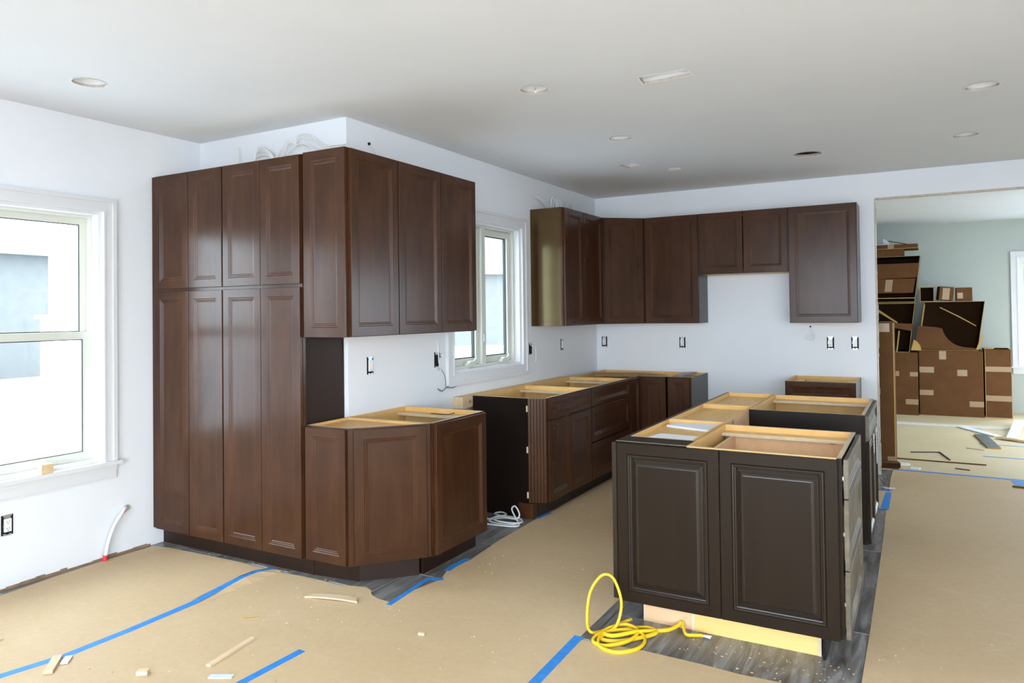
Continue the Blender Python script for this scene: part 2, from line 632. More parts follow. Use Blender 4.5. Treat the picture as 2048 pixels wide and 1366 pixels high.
PA = [(-1.25, -5.9), (-.255, -5.9), (-.262, -.37), (-.562, -.356), (-.786, -.362), (-.967, -.366), (-1.202, -.378), (-1.335, -.405),
      (-1.345, -.75), (-1.325, -1.06), (-1.296, -1.34), (-1.27, -2.2)]
PB = [(-.255, -5.9), (.645, -5.9), (.655, -.43), (.634, -.42), (.56, -.412), (.51, -.393), (.484, -.375), (.462, -.345), (.40, -.315), (.33, -.335), (.249, -.36), (.19, -.362),
      (.13, -.353), (-.061, -.357), (-.262, -.37)]
PC = [(.645, -5.9), (1.695, -5.9), (1.695, 3.2), (.66, 3.2), (.640, 2.75), (.628, 2.2), (.638, 1.576), (.624, 1.198), (.635, .751), (.652, .563), (.672, .328), (.652, .10),
      (.700, -.03), (.655, -.25), (.655, -.43)]
PD = [(1.695, -5.9), (2.865, -5.9), (2.865, -.34), (2.577, -.338), (2.422, -.347), (2.251, -.334), (2.007, -.329), (1.85, -.345), (1.695, -.36)]
PE = [(2.865, -5.9), (6.1, -5.9), (6.1, 4.235), (2.84, 4.245), (2.832, 3.9), (2.842, 2.687), (2.856, 1.828), (2.862, .925), (2.866, .369)]
sheet('floor_paper', PA, .0005, .0025, 'kraft', 'brown floor paper sheet along the left wall below the big window', 'floor paper')
sheet('floor_paper', PB, .0005, .0025, 'kraft', 'brown floor paper sheet in front of the tall pantry, right of the long blue tape', 'floor paper')
sheet('floor_paper', PC, .0005, .0025, 'kraft', 'brown floor paper sheet filling the aisle between window cabinets and island', 'floor paper')
sheet('floor_paper', PD, .0005, .0025, 'kraft', 'brown floor paper sheet in front of the island under the yellow cord', 'floor paper')
sheet('floor_paper', PE, .0005, .0025, 'kraft', 'darker brown floor paper sheet right of the island', 'floor paper')


def inside(poly, x, y):
    c = False
    n = len(poly)
    for i in range(n):
        (x1, y1), (x2, y2) = poly[i], poly[(i + 1) % n]
        if (y1 > y) != (y2 > y) and x < (x2 - x1) * (y - y1) / (y2 - y1) + x1:
            c = not c
    return c


# wood-look floor tiles: only those that show beyond the paper
tm = MB().box(.002, .318, .002, .648, -.004, 0, 'tile', L='concrete', R='concrete', F='concrete', K='concrete')
proto = None
random.seed(2)
for i in range(-13, 10):
    for j in range(-6, 9):
        x0 = 1.75 + .32 * i
        y0 = -.012 + .65 * j + (.325 if i % 2 else 0)
        if x0 + .32 < XL or x0 > 3.2 or y0 + .65 < -2.2 or y0 > 3.9:
            continue
        show = False
        for a in range(9):
            for b in range(9):
                px, py = x0 + .32 * (a + .5) / 9, y0 + .65 * (b + .5) / 9
                if px < XL or py > YB:
                    continue
                if not any(inside(P, px, py) for P in (PA, PB, PC, PD, PE)):
                    # skip what only lies under cabinets against the walls
                    if px < .5 and py > .7 and px < .15:
                        continue
                    show = True
        if not show:
            continue
        if proto is None:
            o = proto = tm.build('floor_tile', FLOOR)
        else:
            o = proto.copy()
            COL.objects.link(o)
        o.location = (max(x0, XL - .1), y0, random.uniform(-.0006, .0003))

# far room floor sheets
FB = [(4.245, 5.30), (5.306, 6.07), (6.076, 9.04)]
for (a, b), lab in zip(FB, ['pale plywood floor sheet just past the wide opening', 'pale plywood floor sheet in the middle of the far room',
                            'pale plywood floor sheet along the far wall under the boxes']):
    sheet('plywood_floor_sheet', [(-.02, a), (6.2, a), (6.2, b), (-.02, b)], -.004, .006, 'farply', lab, 'plywood')
o = MB().box(2.3, 3.605, 4.80, 6.30, .0025, .014, 'farply', F='card', R='card', L='card').build('loose_plywood')
tag(o, 'loose plywood panel lying on the far room floor near the tall box', 'plywood')


# ------------------------------------------------------------------ windows
def casing(parent, axis, p, a0, a1, z0, z1, w, sgn, sides='LRT', th=.018):
    """flat casing with stepped outer bead, mitred look, on plane p facing +sgn."""
    k = w * .28
    i_ = .012
    B = 'B' in sides
    lo_o = z0 - w + k if B else z0
    lo_f = z0 - i_ if B else z0
    segs = {'L': [(a0 - w, a0 - w + k, lo_o, z1 + w - k, .009), (a0 - w + k, a0 - i_, lo_f, z1 + i_, 0), (a0 - i_, a0, z0, z1, .005)],
            'R': [(a1 + w - k, a1 + w, lo_o, z1 + w - k, .009), (a1 + i_, a1 + w - k, lo_f, z1 + i_, 0), (a1, a1 + i_, z0, z1, .005)],
            'T': [(a0 - w, a1 + w, z1 + w - k, z1 + w, .009), (a0 - w + k, a1 + w - k, z1 + i_, z1 + w - k, 0), (a0 - i_, a1 + i_, z1, z1 + i_, .005)],
            'B': [(a0 - w, a1 + w, z0 - w, z0 - w + k, .009), (a0 - w + k, a1 + w - k, z0 - w + k, z0 - i_, 0), (a0 - i_, a1 + i_, z0 - i_, z0, .005)]}
    for sd in sides:
        mb = MB()
        for (u0, u1, w0, w1, ex) in segs[sd]:
            lo, hi = sorted((p, p + sgn * (th + ex)))
            if axis == 'x':
                mb.box(lo, hi, u0, u1, w0, w1, 'trim')
            else:
                mb.box(u0, u1, lo, hi, w0, w1, 'trim')
        mb.build('casing', parent)


def frame_ring(mb, axis, p0, p1, a0, a1, z0, z1, w, mat):
    for (u0, u1, w0, w1) in ((a0, a0 + w, z0, z1), (a1 - w, a1, z0, z1), (a0 + w, a1 - w, z0, z0 + w), (a0 + w, a1 - w, z1 - w, z1)):
        if axis == 'x':
            mb.box(p0, p1, u0, u1, w0, w1, mat)
        else:
            mb.box(u0, u1, p0, p1, w0, w1, mat)


def pane(parent, axis, p, a0, a1, z0, z1):
    mb = MB()
    if axis == 'x':
        mb.box(p - .002, p + .002, a0, a1, z0, z1, 'glass')
    else:
        mb.box(a0, a1, p - .002, p + .002, z0, z1, 'glass')
    mb.build('pane', parent)


def hung_window(name, axis, p, sgn, win, casew=.082):
    a0, a1, z0, z1 = win
    t = bpy.data.objects.new(name, None)
    COL.objects.link(t)
    t['kind'] = 'structure'
    mid = z0 + (z1 - z0) * .507
    mb = MB()
    q0, q1 = sorted((p - sgn * .135, p - sgn * .002))
    frame_ring(mb, axis, q0, q1, a0, a1, z0, z1, .022, 'trim')
    mb.build('jamb', t)
    mb = MB()
    q0, q1 = sorted((p - sgn * .13, p - sgn * .07))
    frame_ring(mb, axis, q0, q1, a0 + .022, a1 - .022, z0 + .022, z1 - .022, .018, 'vinyl')
    mb.build('track', t)
    for nm, zz0, zz1, d, w in (('lower_sash', z0 + .03, mid + .022, .085, .048), ('upper_sash', mid - .022, z1 - .035, .115, .05)):
        mb = MB()
        q0, q1 = sorted((p - sgn * (d + .014), p - sgn * (d - .014)))
        frame_ring(mb, axis, q0, q1, a0 + .036, a1 - .036, zz0, zz1, w, 'vinyl')
        frame_ring(mb, axis, *sorted((p - sgn * (d - .0145), p - sgn * (d - .008))), a0 + .036 + w - .003, a1 - .036 - w + .003, zz0 + w - .003, zz1 - w + .003, .005, 'gasket')
        s_ = mb.build(nm, t)
        pane(s_, axis, p - sgn * d, a0 + .036 + w - .004, a1 - .036 - w + .004, zz0 + w - .004, zz1 - w + .004)
    casing(t, axis, p, a0, a1, z0, z1, casew, sgn)
    # stool and apron
    mb = MB()
    for (u0, u1, w0, w1, d0, d1) in ((a0 - casew - .025, a1 + casew + .025, z0 - .022, z0 + .003, -.03, .045),):
        q0, q1 = sorted((p + sgn * d0, p + sgn * d1))
        (mb.box(q0, q1, u0, u1, w0, w1, 'trim') if axis == 'x' else mb.box(u0, u1, q0, q1, w0, w1, 'trim'))
    mb.build('sill', t)
    mb = MB()
    for (w0, w1, d1) in ((z0 - .097, z0 - .045, .018), (z0 - .045, z0 - .022, .026), (z0 - .105, z0 - .097, .022)):
        q0, q1 = sorted((p, p + sgn * d1))
        u0, u1 = a0 - casew + .004, a1 + casew - .004
        (mb.box(q0, q1, u0, u1, w0, w1, 'trim') if axis == 'x' else mb.box(u0, u1, q0, q1, w0, w1, 'trim'))
    mb.build('apron', t)
    return t


hung_window('window_1', 'x', XL, 1, LWIN)
hung_window('window_2', 'x', XL, 1, LWIN3)
hung_window('window_4', 'y', YF, -1, FWIN)
for nm, ax, p, sg, wn in (('unseen_window_5', 'y', YR, 1, RWIN), ('unseen_window_6', 'x', XR, -1, SWIN), ('unseen_window_7', 'x', XR, -1, FSWIN)):  # unseen openings, placed and sized to let in daylight
    t = bpy.data.objects.new(nm, None)
    COL.objects.link(t)
    t['kind'] = 'structure'
    mb = MB()
    q0, q1 = sorted((p - sg * .12, p - sg * .05))
    frame_ring(mb, ax, q0, q1, *wn, .06, 'trim')
    mb.build('window_frame', t)
    nmull = 3 if nm == 'unseen_window_5' else 1
    for k in range(nmull):
        am = wn[0] + (wn[1] - wn[0]) * (k + 1) / (nmull + 1)
        mb = MB()
        (mb.box(q0, q1, am - .04, am + .04, wn[2] + .06, wn[3] - .06, 'trim') if ax == 'x'
         else mb.box(am - .04, am + .04, q0, q1, wn[2] + .06, wn[3] - .06, 'trim'))
        mb.build('mullion', t)

# kitchen casement pair
t = bpy.data.objects.new('window_3', None)
COL.objects.link(t)
t['kind'] = 'structure'
a0, a1, z0, z1 = KWIN
mb = MB()
frame_ring(mb, 'x', -.14, -.002, a0, a1, z0, z1, .02, 'trim')
mb.build('jamb', t)
mb = MB()
frame_ring(mb, 'x', -.135, -.055, a0 + .02, a1 - .02, z0 + .02, z1 - .02, .02, 'vinyl')
mid = 1.70
mb.box(-.135, -.055, mid - .028, mid + .028, z0 + .04, z1 - .04, 'vinyl')
mb.build('window_frame', t)
for (u0, u1) in ((a0 + .04, mid - .028), (mid + .028, a1 - .04)):
    mb = MB()
    frame_ring(mb, 'x', -.12, -.085, u0 + .003, u1 - .003, z0 + .043, z1 - .043, .05, 'vinyl')
    frame_ring(mb, 'x', -.124, -.10, u0 + .05, u1 - .05, z0 + .09, z1 - .09, .012, 'gasket')
    s_ = mb.build('sash', t)
    pane(s_, 'x', -.11, u0 + .05, u1 - .05, z0 + .09, z1 - .09)
    c = (u0 + u1) / 2 + .05
    mb = MB()
    mb.box(-.075, -.035, c - .05, c + .05, z0 + .04, z0 + .062, 'vinyl')
    mb.box(-.06, -.03, c - .035, c + .03, z0 + .062, z0 + .075, 'vinyl')
    mb.tube([(-.04, c + .03, z0 + .07), (-.03, c + .05, z0 + .09), (-.03, c + .055, z0 + .10)], .006, 'vinyl', 6)
    mb.build('crank_handle', t)
mb = MB().box(-.075, -.06, mid - .02, mid - .005, 1.30, 1.36, 'vinyl')
mb.tube([(-.06, mid - .012, 1.34), (-.045, mid - .015, 1.32), (-.045, mid - .02, 1.27)], .006, 'vinyl', 6)
mb.build('lock_lever', t)
casing(t, 'x', 0, a0, a1, z0, z1, .09, 1, 'LRTB')

# ------------------------------------------------------------------ cabinets
STY = {'brown': ('wood', 'woodh', 'woode'), 'island': ('isl', 'islh', 'isle'), 'dusty': ('dusty', 'dusty', 'dusty')}


def door(parent, x0, x1, z0, z1, y=0.0, style='recess', pal='brown', name='door', fw=.052, th=.02):
    """door whose back lies on plane y, facing -y"""
    v, h, e = STY[pal]
    yf = y - th
    side = (h, v, h, v)
    c = .0018
    R_ = [(x0, x1, z0, z1, y), (x0, x1, z0, z1, yf + c), (x0 + c, x1 - c, z0 + c, z1 - c, yf)]
    ms = [side, side]
    if style == 'recess':
        prof = [(fw, 0), (fw + .004, .004), (fw + .010, .0042), (fw + .014, .0085), (fw + .019, .0088), (fw + .023, .012), (fw + .0235, .0145)]
        pn = [(fw + .022, .0115), (fw + .024, .0115)]
    else:
        prof = [(fw, 0), (fw + .003, .004), (fw + .006, -.001), (fw + .012, -.0005), (fw + .016, .005), (fw + .020, .006), (fw + .025, .013), (fw + .028, .0175)]
        pn = [(fw + .026, .0165), (fw + .029, .0150), (fw + .034, .0120), (fw + .044, .0045), (fw + .051, .0012), (fw + .055, .0004)]
    for i, (ins, dy) in enumerate(prof):
        R_.append((x0 + ins, x1 - ins, z0 + ins, z1 - ins, yf + dy))
        ms.append(side if i == 0 else (e, e, e, e))
    o = MB().rings(R_, ms).build(name, parent)
    P_ = [(x0 + i, x1 - i, z0 + i, z1 - i, yf + dy) for i, dy in pn]
    MB().rings(P_, [(e, e, e, e)] * (len(P_) - 1), v).build('panel', o)
    return o


def cabinet(name, label, loc, rz, w, d, z0, z1, fronts, toe=0.0, top='open', lside=True, rside=True, pal='brown',
            side_mat='ply_dark', cat='cabinet', group=None, stile=.04, frame_top='raw', extra_l=0.0, extra_r=0.0, under='mapleh', mid_rail=0, rails=(), chamfer=None):
    r = thing(name, label, cat, loc, rz, group)
    v, h, e = STY[pal]
    t = .018
    b = toe if toe else z0
    for sx, ex, key in ((extra_l, lside, 'L'), (w - t - extra_r, rside, 'R')):
        mb = MB()
        if toe:
            pts = [(.02, z1), (.02, toe), (.0865, toe), (.0865, 0), (d, 0), (d, z1)]
        else:
            pts = [(.02, z1), (.02, z0), (d, z0), (d, z1)]
        if chamfer and key == 'L':
            pts = [(chamfer[1], z1), (chamfer[1], toe), (chamfer[1] + .03, toe), (chamfer[1] + .03, 0), (d, 0), (d, z1)]
        om = side_mat if ex else 'maple'
        sd = [om] * len(pts)
        sd[-1] = 'raw'
        mb.prism(pts, 'x', sx, sx + t, 'maple', cap0=(om if key == 'L' else 'maple'), cap1=(om if key == 'R' else 'maple'), side=sd)
        mb.build('side_panel', r)
    MB().box(t + extra_l, w - t - extra_r, d - .012, d, b, z1, 'maple').build('back_panel', r)
    cl = .062 if chamfer else t + extra_l
    MB().box(cl, w - t - extra_r, .02, d - .012, b, b + t, 'maple', B=under).build('bottom_panel', r)
    mb = MB()
    sx0 = chamfer[0] if chamfer else 0
    for (u0, u1, w0, w1, m) in ((sx0, stile, b, z1, v), (w - stile, w, b, z1, v), (stile, w - stile, z1 - .038, z1, h), (stile, w - stile, b, b + .038, h)):
        mb.box(u0, u1, 0, .02, w0, w1, m, T=frame_top, K='maple')
    mb.build('face_frame', r)
    for zc in rails:
        MB().box(stile, w - stile, .001, .019, zc - .02, zc + .02, h).build('rail', r)
    if mid_rail:
        MB().box(stile, w - stile, 0, .02, mid_rail - .03, mid_rail + .03, h).build('middle_rail', r)
    if toe:
        MB().box(sx0, w, .074, .086, 0, toe, 'toe').build('toe_kick', r)
    if top == 'open':
        for u0, u1 in ((cl, t + .085 + extra_l), (w - t - .085 - extra_r, w - t - extra_r)):
            MB().box(u0, u1, .02, d - .012, z1 - .048, z1 - .030, 'raw', T='mapleh').build('corner_rail', r)
    elif top == 'closed':
        MB().box(t + extra_l, w - t - extra_r, .02, d - .012, z1 - .045, z1 - .027, 'mapleh').build('top_panel', r)
    for f in fronts:
        x0, x1, a, c, kind = f[:5]
        kw = f[5] if len(f) > 5 else {}
        door(r, x0, x1, a, c, name=kind, pal=kw.get('pal', pal), style=kw.get('style', 'recess'), fw=kw.get('fw', .052), y=kw.get('y', -.001))
    return r


# --- tall pantry pair
PZ0, PZ1 = .118, 2.434


def pantry(name, label, x0, x1, doors, lfill, rext):
    fr = []
    for (a, b) in doors:
        fr.append((a - x0, b - x0, 1.690, PZ1, 'door', dict(fw=.05)))
        fr.append((a - x0, b - x0, PZ0, 1.670, 'door', dict(fw=.05)))
    return cabinet(name, label, (x0, -.377, 0), 0, x1 - x0, .372, .114, 2.438, fr, toe=.114, top='closed', extra_r=rext, stile=.06, mid_rail=1.68, side_mat='toe')


pantry('tall_pantry_cabinet', 'tall brown four-door pantry cabinet touching the left wall', XL + .001, -.6585, [(-1.312, -.982), (-.976, -.663)], .05, 0)
pantry('tall_pantry_cabinet', 'tall brown four-door pantry cabinet next to the corner wall cabinet', -.6575, -.001, [(-.652, -.326), (-.322, -.004)], 0, .03)

# --- wall cabinets right of the pantry, on the window wall
UZ0, UZ1 = 1.381, 2.443
R90 = math.pi / 2


def upper(name, label, loc, rz, w, doors, z0=UZ0, z1=UZ1, d=.322, **kw):
    fr = [(a, b, z0 + .004, z1 - .004, 'door', dict(fw=.055)) for a, b in doors]
    return cabinet(name, label, loc, rz, w, d, z0, z1, fr, top='closed', side_mat=kw.pop('side_mat', 'wood'), **kw)


A1 = upper('wall_cabinet', 'brown single-door wall cabinet with panelled end, beside the pantry', (.323, -.361, 0), R90, .4345, [(.012, .431)])
ep = door(A1, 0, .313, UZ0, UZ1, name='end_panel', fw=.055)
ep.rotation_euler = (0, 0, -R90)
ep.location = (0, .3135, 0)
upper('wall_cabinet', 'brown two-door wall cabinet hanging left of the kitchen window', (.323, .0745, 0), R90, .883, [(.005, .4525), (.4595, .879)])

# --- angled end base and its neighbour
r = thing('angled_base_cabinet', 'brown angled end base cabinet with two doors, below the panelled end cabinet', 'cabinet', (0, 0, 0))
zt = .876
body = [(.003, -.361), (.318, -.361), (.622, -.010), (.003, -.004)]


def poly_walls(mb, pts, closed, th, z0, z1, mo, mi_, mtop):
    n = len(pts)
    for i in range(n if closed else n - 1):
        p, q = Vector(pts[i]), Vector(pts[(i + 1) % n])
        d_ = (q - p).normalized()
        nrm = Vector((-d_.y, d_.x)) * th
        a, b, c, e = p, q, q + nrm, p + nrm
        mb.face([(*a, z0), (*b, z0), (*b, z1), (*a, z1)], mo)
        mb.face([(*c, z0), (*e, z0), (*e, z1), (*c, z1)], mi_)
        mb.face([(*a, z1), (*b, z1), (*c, z1), (*e, z1)], mtop)
        mb.face([(*a, z0), (*e, z0), (*c, z0), (*b, z0)], mo)
        mb.face([(*b, z0), (*c, z0), (*c, z1), (*b, z1)], mo)
        mb.face([(*a, z0), (*a, z1), (*e, z1), (*e, z0)], mo)


mb = MB()
poly_walls(mb, body[:3], False, .014, .114, zt, 'wood', 'maple', 'raw')
poly_walls(mb, [(.606, -.004), (.003, -.004), (.003, -.345)], False, .014, .114, zt, 'wood', 'maple', 'raw')
mb.build('body', r, fix=False)
MB().prism([(.015, -.349), (.312, -.349), (.61, -.018), (.015, -.018)], 'z', zt - .03, zt - .014, 'maple').build('top_panel', r)
mb = MB()
poly_walls(mb, [(.001, -.301), (.306, -.262), (.544, -.022)], False, .012, 0, .114, 'toe', 'toe', 'toe')
mb.build('toe_kick', r, fix=False)
d1 = door(r, .012, .312, .118, .868, y=-.362, fw=.05)
L_ = math.hypot(.31, .357)
dd = door(r, .028, L_ - .035, .118, .868, fw=.055)
dd.location = (.319, -.3615, 0)
dd.rotation_euler = (0, 0, math.atan2(.357, .31))

cabinet('base_cabinet', 'brown single-door base cabinet right of the angled one, open on top', (.63, .001, 0), R90, .569, .628, .114, zt,
        [(.012, .562, .118, .868, 'door', dict(fw=.055))], toe=.114, rside=True)

# --- sink run under the kitchen window
XF = .69
C_ = cabinet('sink_base_cabinet', 'dark brown sink base cabinet with two doors and fluted corner, under the kitchen window', (XF, 1.29, 0), R90, .842, .60, .114, zt,
             [(.065, .835, .722, .868, 'drawer_front', dict(fw=.032)), (.065, .447, .118, .708, 'door'), (.453, .835, .118, .708, 'door')],
             toe=.114, stile=.075, rails=(.715,), chamfer=(.055, .118))
# fluted 45 degree corner filler, local x = world y, local y = -world x
mb = MB()
P0, P1 = Vector((-.018, .116)), Vector((.050, -.004))
dv = (P1 - P0)
nn = Vector((-dv.y, dv.x)).normalized()
if nn.x > 0:
    nn = -nn
pts = []
N = 6
for k in range(N):
    for (tt, off) in ((.0, -.001), (.10, 0), (.62, 0), (.74, -.006), (.86, -.006), (.97, -.001)):
        f = (k + tt) / N
        pts.append(P0 + dv * f + nn * (.012 + off))
poly = [(P0.x, P0.y)] + [(p.x, p.y) for p in pts] + [(P1.x, P1.y)]
poly.append((.054, .0))
poly.append((.054, .116))
mb.prism(poly, 'z', .118, .874, 'woode')
mb.build('fluted_filler', C_)
for zc in (.80, .50, .17):
    MB().box(-.012, -.0005, .119, .133, zc - .022, zc + .022, 'stick').build('shim', C_)
MB().box(-.022, .05, .080, .20, 0, .113, 'woode').build('plinth_block', C_)

cabinet('drawer_base_cabinet', 'dark brown three-drawer base cabinet along the window wall', (XF, 2.134, 0), R90, .912, .60, .114, zt,
        [(.008, .905, .722, .868, 'drawer_front', dict(fw=.032)), (.008, .905, .428, .710, 'drawer_front', dict(fw=.05)), (.008, .905, .118, .416, 'drawer_front', dict(fw=.05))],
        toe=.114, lside=False, rside=False, rails=(.716, .422))

# --- corner (L-shaped) base
r = thing('corner_base_cabinet', 'dark brown L-shaped corner base cabinet with folding doors', 'cabinet')
mb = MB()
poly_walls(mb, [(.09, 3.048), (.69, 3.048), (.69, 3.345), (.968, 3.345), (.968, 3.955), (.09, 3.955)], True, .018, .114, zt, 'wood', 'maple', 'raw')
mb.build('body', r, fix=False)
MB().prism([(.108, 3.066), (.67, 3.066), (.67, 3.36), (.95, 3.36), (.95, 3.937), (.108, 3.937)], 'z', .114, .13, 'maple').build('bottom_panel', r)
MB().box(.108, .95, 3.85, 3.937, zt - .048, zt - .03, 'raw', T='mapleh').build('corner_rail', r)
mb = MB()
poly_walls(mb, [(.612, 3.048), (.612, 3.42), (.968, 3.42)], False, .012, 0, .114, 'toe', 'toe', 'toe')
mb.build('toe_kick', r, fix=False)
da = door(r, .01, .272, .118, .868, fw=.05)
da.location = (.691, 3.05, 0)
da.rotation_euler = (0, 0, R90)
db = door(r, .735, .962, .118, .868, y=3.344, fw=.05)

cabinet('base_cabinet', 'narrow dark brown base cabinet with grey side, at the end of the corner run', (.970, 3.358, 0), 0, .232, .597, .114, zt,
        [(.012, .216, .118, .868, 'door', dict(fw=.05))], toe=.114, lside=False, side_mat='grey_side')
cabinet('base_cabinet', 'dark brown drawer base cabinet alone on the back wall by the opening', (2.035, 3.358, 0), 0, .568, .597, .114, zt,
        [(.008, .560, .722, .868, 'drawer_front', dict(fw=.032)), (.008, .560, .118, .710, 'door')], toe=.114, side_mat='grey_side', rails=(.716,))

# --- wall cabinets round the back corner
upper('wall_cabinet', 'dark brown two-door wall cabinet right of the kitchen window with glossy side', (.323, 2.4345, 0), R90, .905, [(.012, .412), (.424, .892)], side_mat='lacquer')
r = thing('corner_wall_cabinet', 'dark brown diagonal corner wall cabinet with one door', 'cabinet')
mb = MB()
poly_walls(mb, [(.003, 3.342), (.323, 3.342), (.662, 3.640), (.662, 3.961), (.003, 3.961)], True, .018, UZ0, UZ1, 'wood', 'maple', 'raw')
mb.build('body', r, fix=False)
MB().prism([(.02, 3.35), (.32, 3.35), (.65, 3.645), (.65, 3.95), (.02, 3.95)], 'z', UZ0, UZ0 + .018, 'mapleh').build('bottom_panel', r)
MB().prism([(.02, 3.36), (.31, 3.36), (.642, 3.652), (.642, 3.94), (.02, 3.94)], 'z', UZ1 - .03, UZ1 - .012, 'maple').build('top_panel', r)
L_ = math.hypot(.339, .298)
dd = door(r, .022, L_ - .022, UZ0 + .004, UZ1 - .004, fw=.055)
dd.location = (.323, 3.341, 0)
dd.rotation_euler = (0, 0, math.atan2(.298, .339))
upper('wall_cabinet', 'brown single-door wall cabinet on the back wall left of the short pair', (.664, 3.641, 0), 0, .549, [(.010, .545)], side_mat='grey_side', lside=False)
upper('wall_cabinet', 'short brown two-door wall cabinet over the missing stove', (1.215, 3.641, 0), 0, .826, [(.018, .418), (.426, .820)], z0=1.853)
upper('wall_cabinet', 'brown single-door wall cabinet at the right end of the back wall', (2.042, 3.641, 0), 0, .572, [(.006, .566)], side_mat='grey_side')

# --- island -------------------------------------------------------------------
IX0, IX1 = 1.783, 2.797
for nm, x0, x1, lab in (('island_end_panel', 1.800, 2.289, 'dark raised end panel of the island, left of the pair'),
                        ('island_end_panel', 2.292, 2.783, 'dark raised end panel of the island, right of the pair')):
    r = thing(nm, lab, 'panel', (x0, -.082, 0))
    door(r, 0, x1 - x0, .114, .872, style='raise', pal='island', name='frame', fw=.05, th=.024)
r = thing('island_corner_post', 'dark filler post at the left front corner of the island', 'filler', (1.772, -.10, 0))
MB().box(0, .022, 0, .018, .118, .872, 'isle').build('post', r)
MB().box(.0222, .027, .006, .018, .118, .868, 'ply_dark').build('gap_strip', r)
r = thing('island_spacer', 'dark wide filler board behind the island end panels', 'filler', (1.783, -.080, 0))
MB().box(0, .35, 0, .012, .114, .876, 'isl', T='raw').build('front_board', r)
MB().box(0, .35, .012, .150, .846, .876, 'isl', R='maple').build('top_board', r)
MB().box(0, .02, .012, .150, .114, .846, 'isl').build('side_board', r)

RM90 = -math.pi / 2
for k, (ya, yb, lab) in enumerate(((.072, .748, 'shallow island cabinet with white papers lying on its top'),
                                   (.750, 1.508, 'shallow island cabinet in the middle of the left row'),
                                   (1.510, 2.262, 'shallow island cabinet at the back end of the left row'))):
    wd = yb - ya
    cabinet('shallow_island_cabinet', lab, (IX0, yb, 0), RM90, wd, .345, .114, zt,
            [(.01, wd / 2 - .003, .118, .868, 'door'), (wd / 2 + .003, wd - .01, .118, .868, 'door')],
            toe=.114, top='closed', pal='island', frame_top='islh', lside=(k == 2), rside=(k == 0), side_mat='isl')
# low toe board of the island seen under the front
r = thing('island_front_plinth', 'light wood plinth boards showing under the island front', 'plinth', (1.893, -.016, 0))
MB().box(0, .006, 0, .02, 0, .113, 'raw').build('edge_strip', r)
MB().box(.006, .236, 0, .012, 0, .113, 'knotty').build('knotty_board', r)
MB().box(.236, .252, -.004, .02, 0, .113, 'raw').build('edge_strip', r)
MB().box(.252, .792, -.002, .012, 0, .113, 'yellow_ply').build('plywood_board', r)
MB().box(.792, .805, -.004, .02, 0, .113, 'raw').build('edge_strip', r)

R1 = cabinet('island_drawer_cabinet', 'dark dusty three-drawer island cabinet, open on top, nearest the camera', (IX1, -.078, 0), R90, .742, .662, .114, zt, [],
             pal='island', side_mat='isl', lside=False, rside=True, top='open')
MB().box(.03, .712, .078, .09, 0, .114, 'ply_dark').build('toe_kick', R1)
for (a, b) in ((.705, .868), (.402, .698), (.112, .396)):
    d_ = door(R1, .012, .735, a, b, name='drawer_front', pal='dusty', fw=.045 if b - a > .2 else .032, y=-.006, th=.018)
    MB().box(.05, .7, -.007, .0, a + .03, b - .03, 'maple').build('drawer_box_edge', d_)
    for xx in (.03, .70):
        MB().box(xx - .004, xx + .004, -.005, .002, (a + b) / 2 - .008, (a + b) / 2 + .008, 'metal').build('runner', d_)
# drawer box showing through the open top
r = R1
mb = MB()
for (u0, u1, w0, w1) in ((.05, .062, .03, .60), (.68, .692, .03, .60), (.062, .68, .03, .042), (.062, .68, .588, .60)):
    mb.box(u0, u1, w0, w1, .72, .832, 'knotty', T='stick')
mb.box(.062, .68, .042, .588, .722, .73, 'maple')
mb.build('drawer_box', r)

R2 = cabinet('island_sink_cabinet', 'dark island base cabinet at the back with hanging tags, open on top', (IX1, 1.335, 0), R90, .90, .662, .114, zt,
             [(.012, .888, .722, .868, 'drawer_front', dict(fw=.032, pal='dusty')), (.012, .447, .118, .710, 'door', dict(pal='island')), (.453, .888, .118, .710, 'door', dict(pal='island'))],
             toe=.114, pal='island', side_mat='ply_dark', lside=True, rails=(.716,))
# back boards of the shallow row facing the appliance gap
tag(MB().box(2.1285, 2.1335, .667, 1.333, .02, .872, 'knotty').build('island_back_board'), 'pinkish brown back board in the gap of the island', 'board')
for (y, z0_, z1_, dx) in ((1.87, .50, .73, .032), (1.66, .60, .72, .028)):
    o = MB().box(IX1 + dx, IX1 + dx + .001, y - .035, y + .035, z0_, z1_, 'paper').build('hanging_tag', R2)
    mb = MB()
    for k in range(5):
        mb.box(IX1 + dx + .001, IX1 + dx + .0015, y - .025, y + .02, z1_ - .04 - k * .02, z1_ - .034 - k * .02, 'darksticker')
    pr = mb.build('print', o)
    for q in (o,):
        q.parent = R2
        q.matrix_parent_inverse = R2.matrix_world.inverted()
bpy.context.view_layer.update()
for o in R2.children:
    if o.name.startswith('hanging_tag'):
        # vertices are in world space: cancel the cabinet's placement
        o.matrix_parent_inverse = R2.matrix_world.inverted()

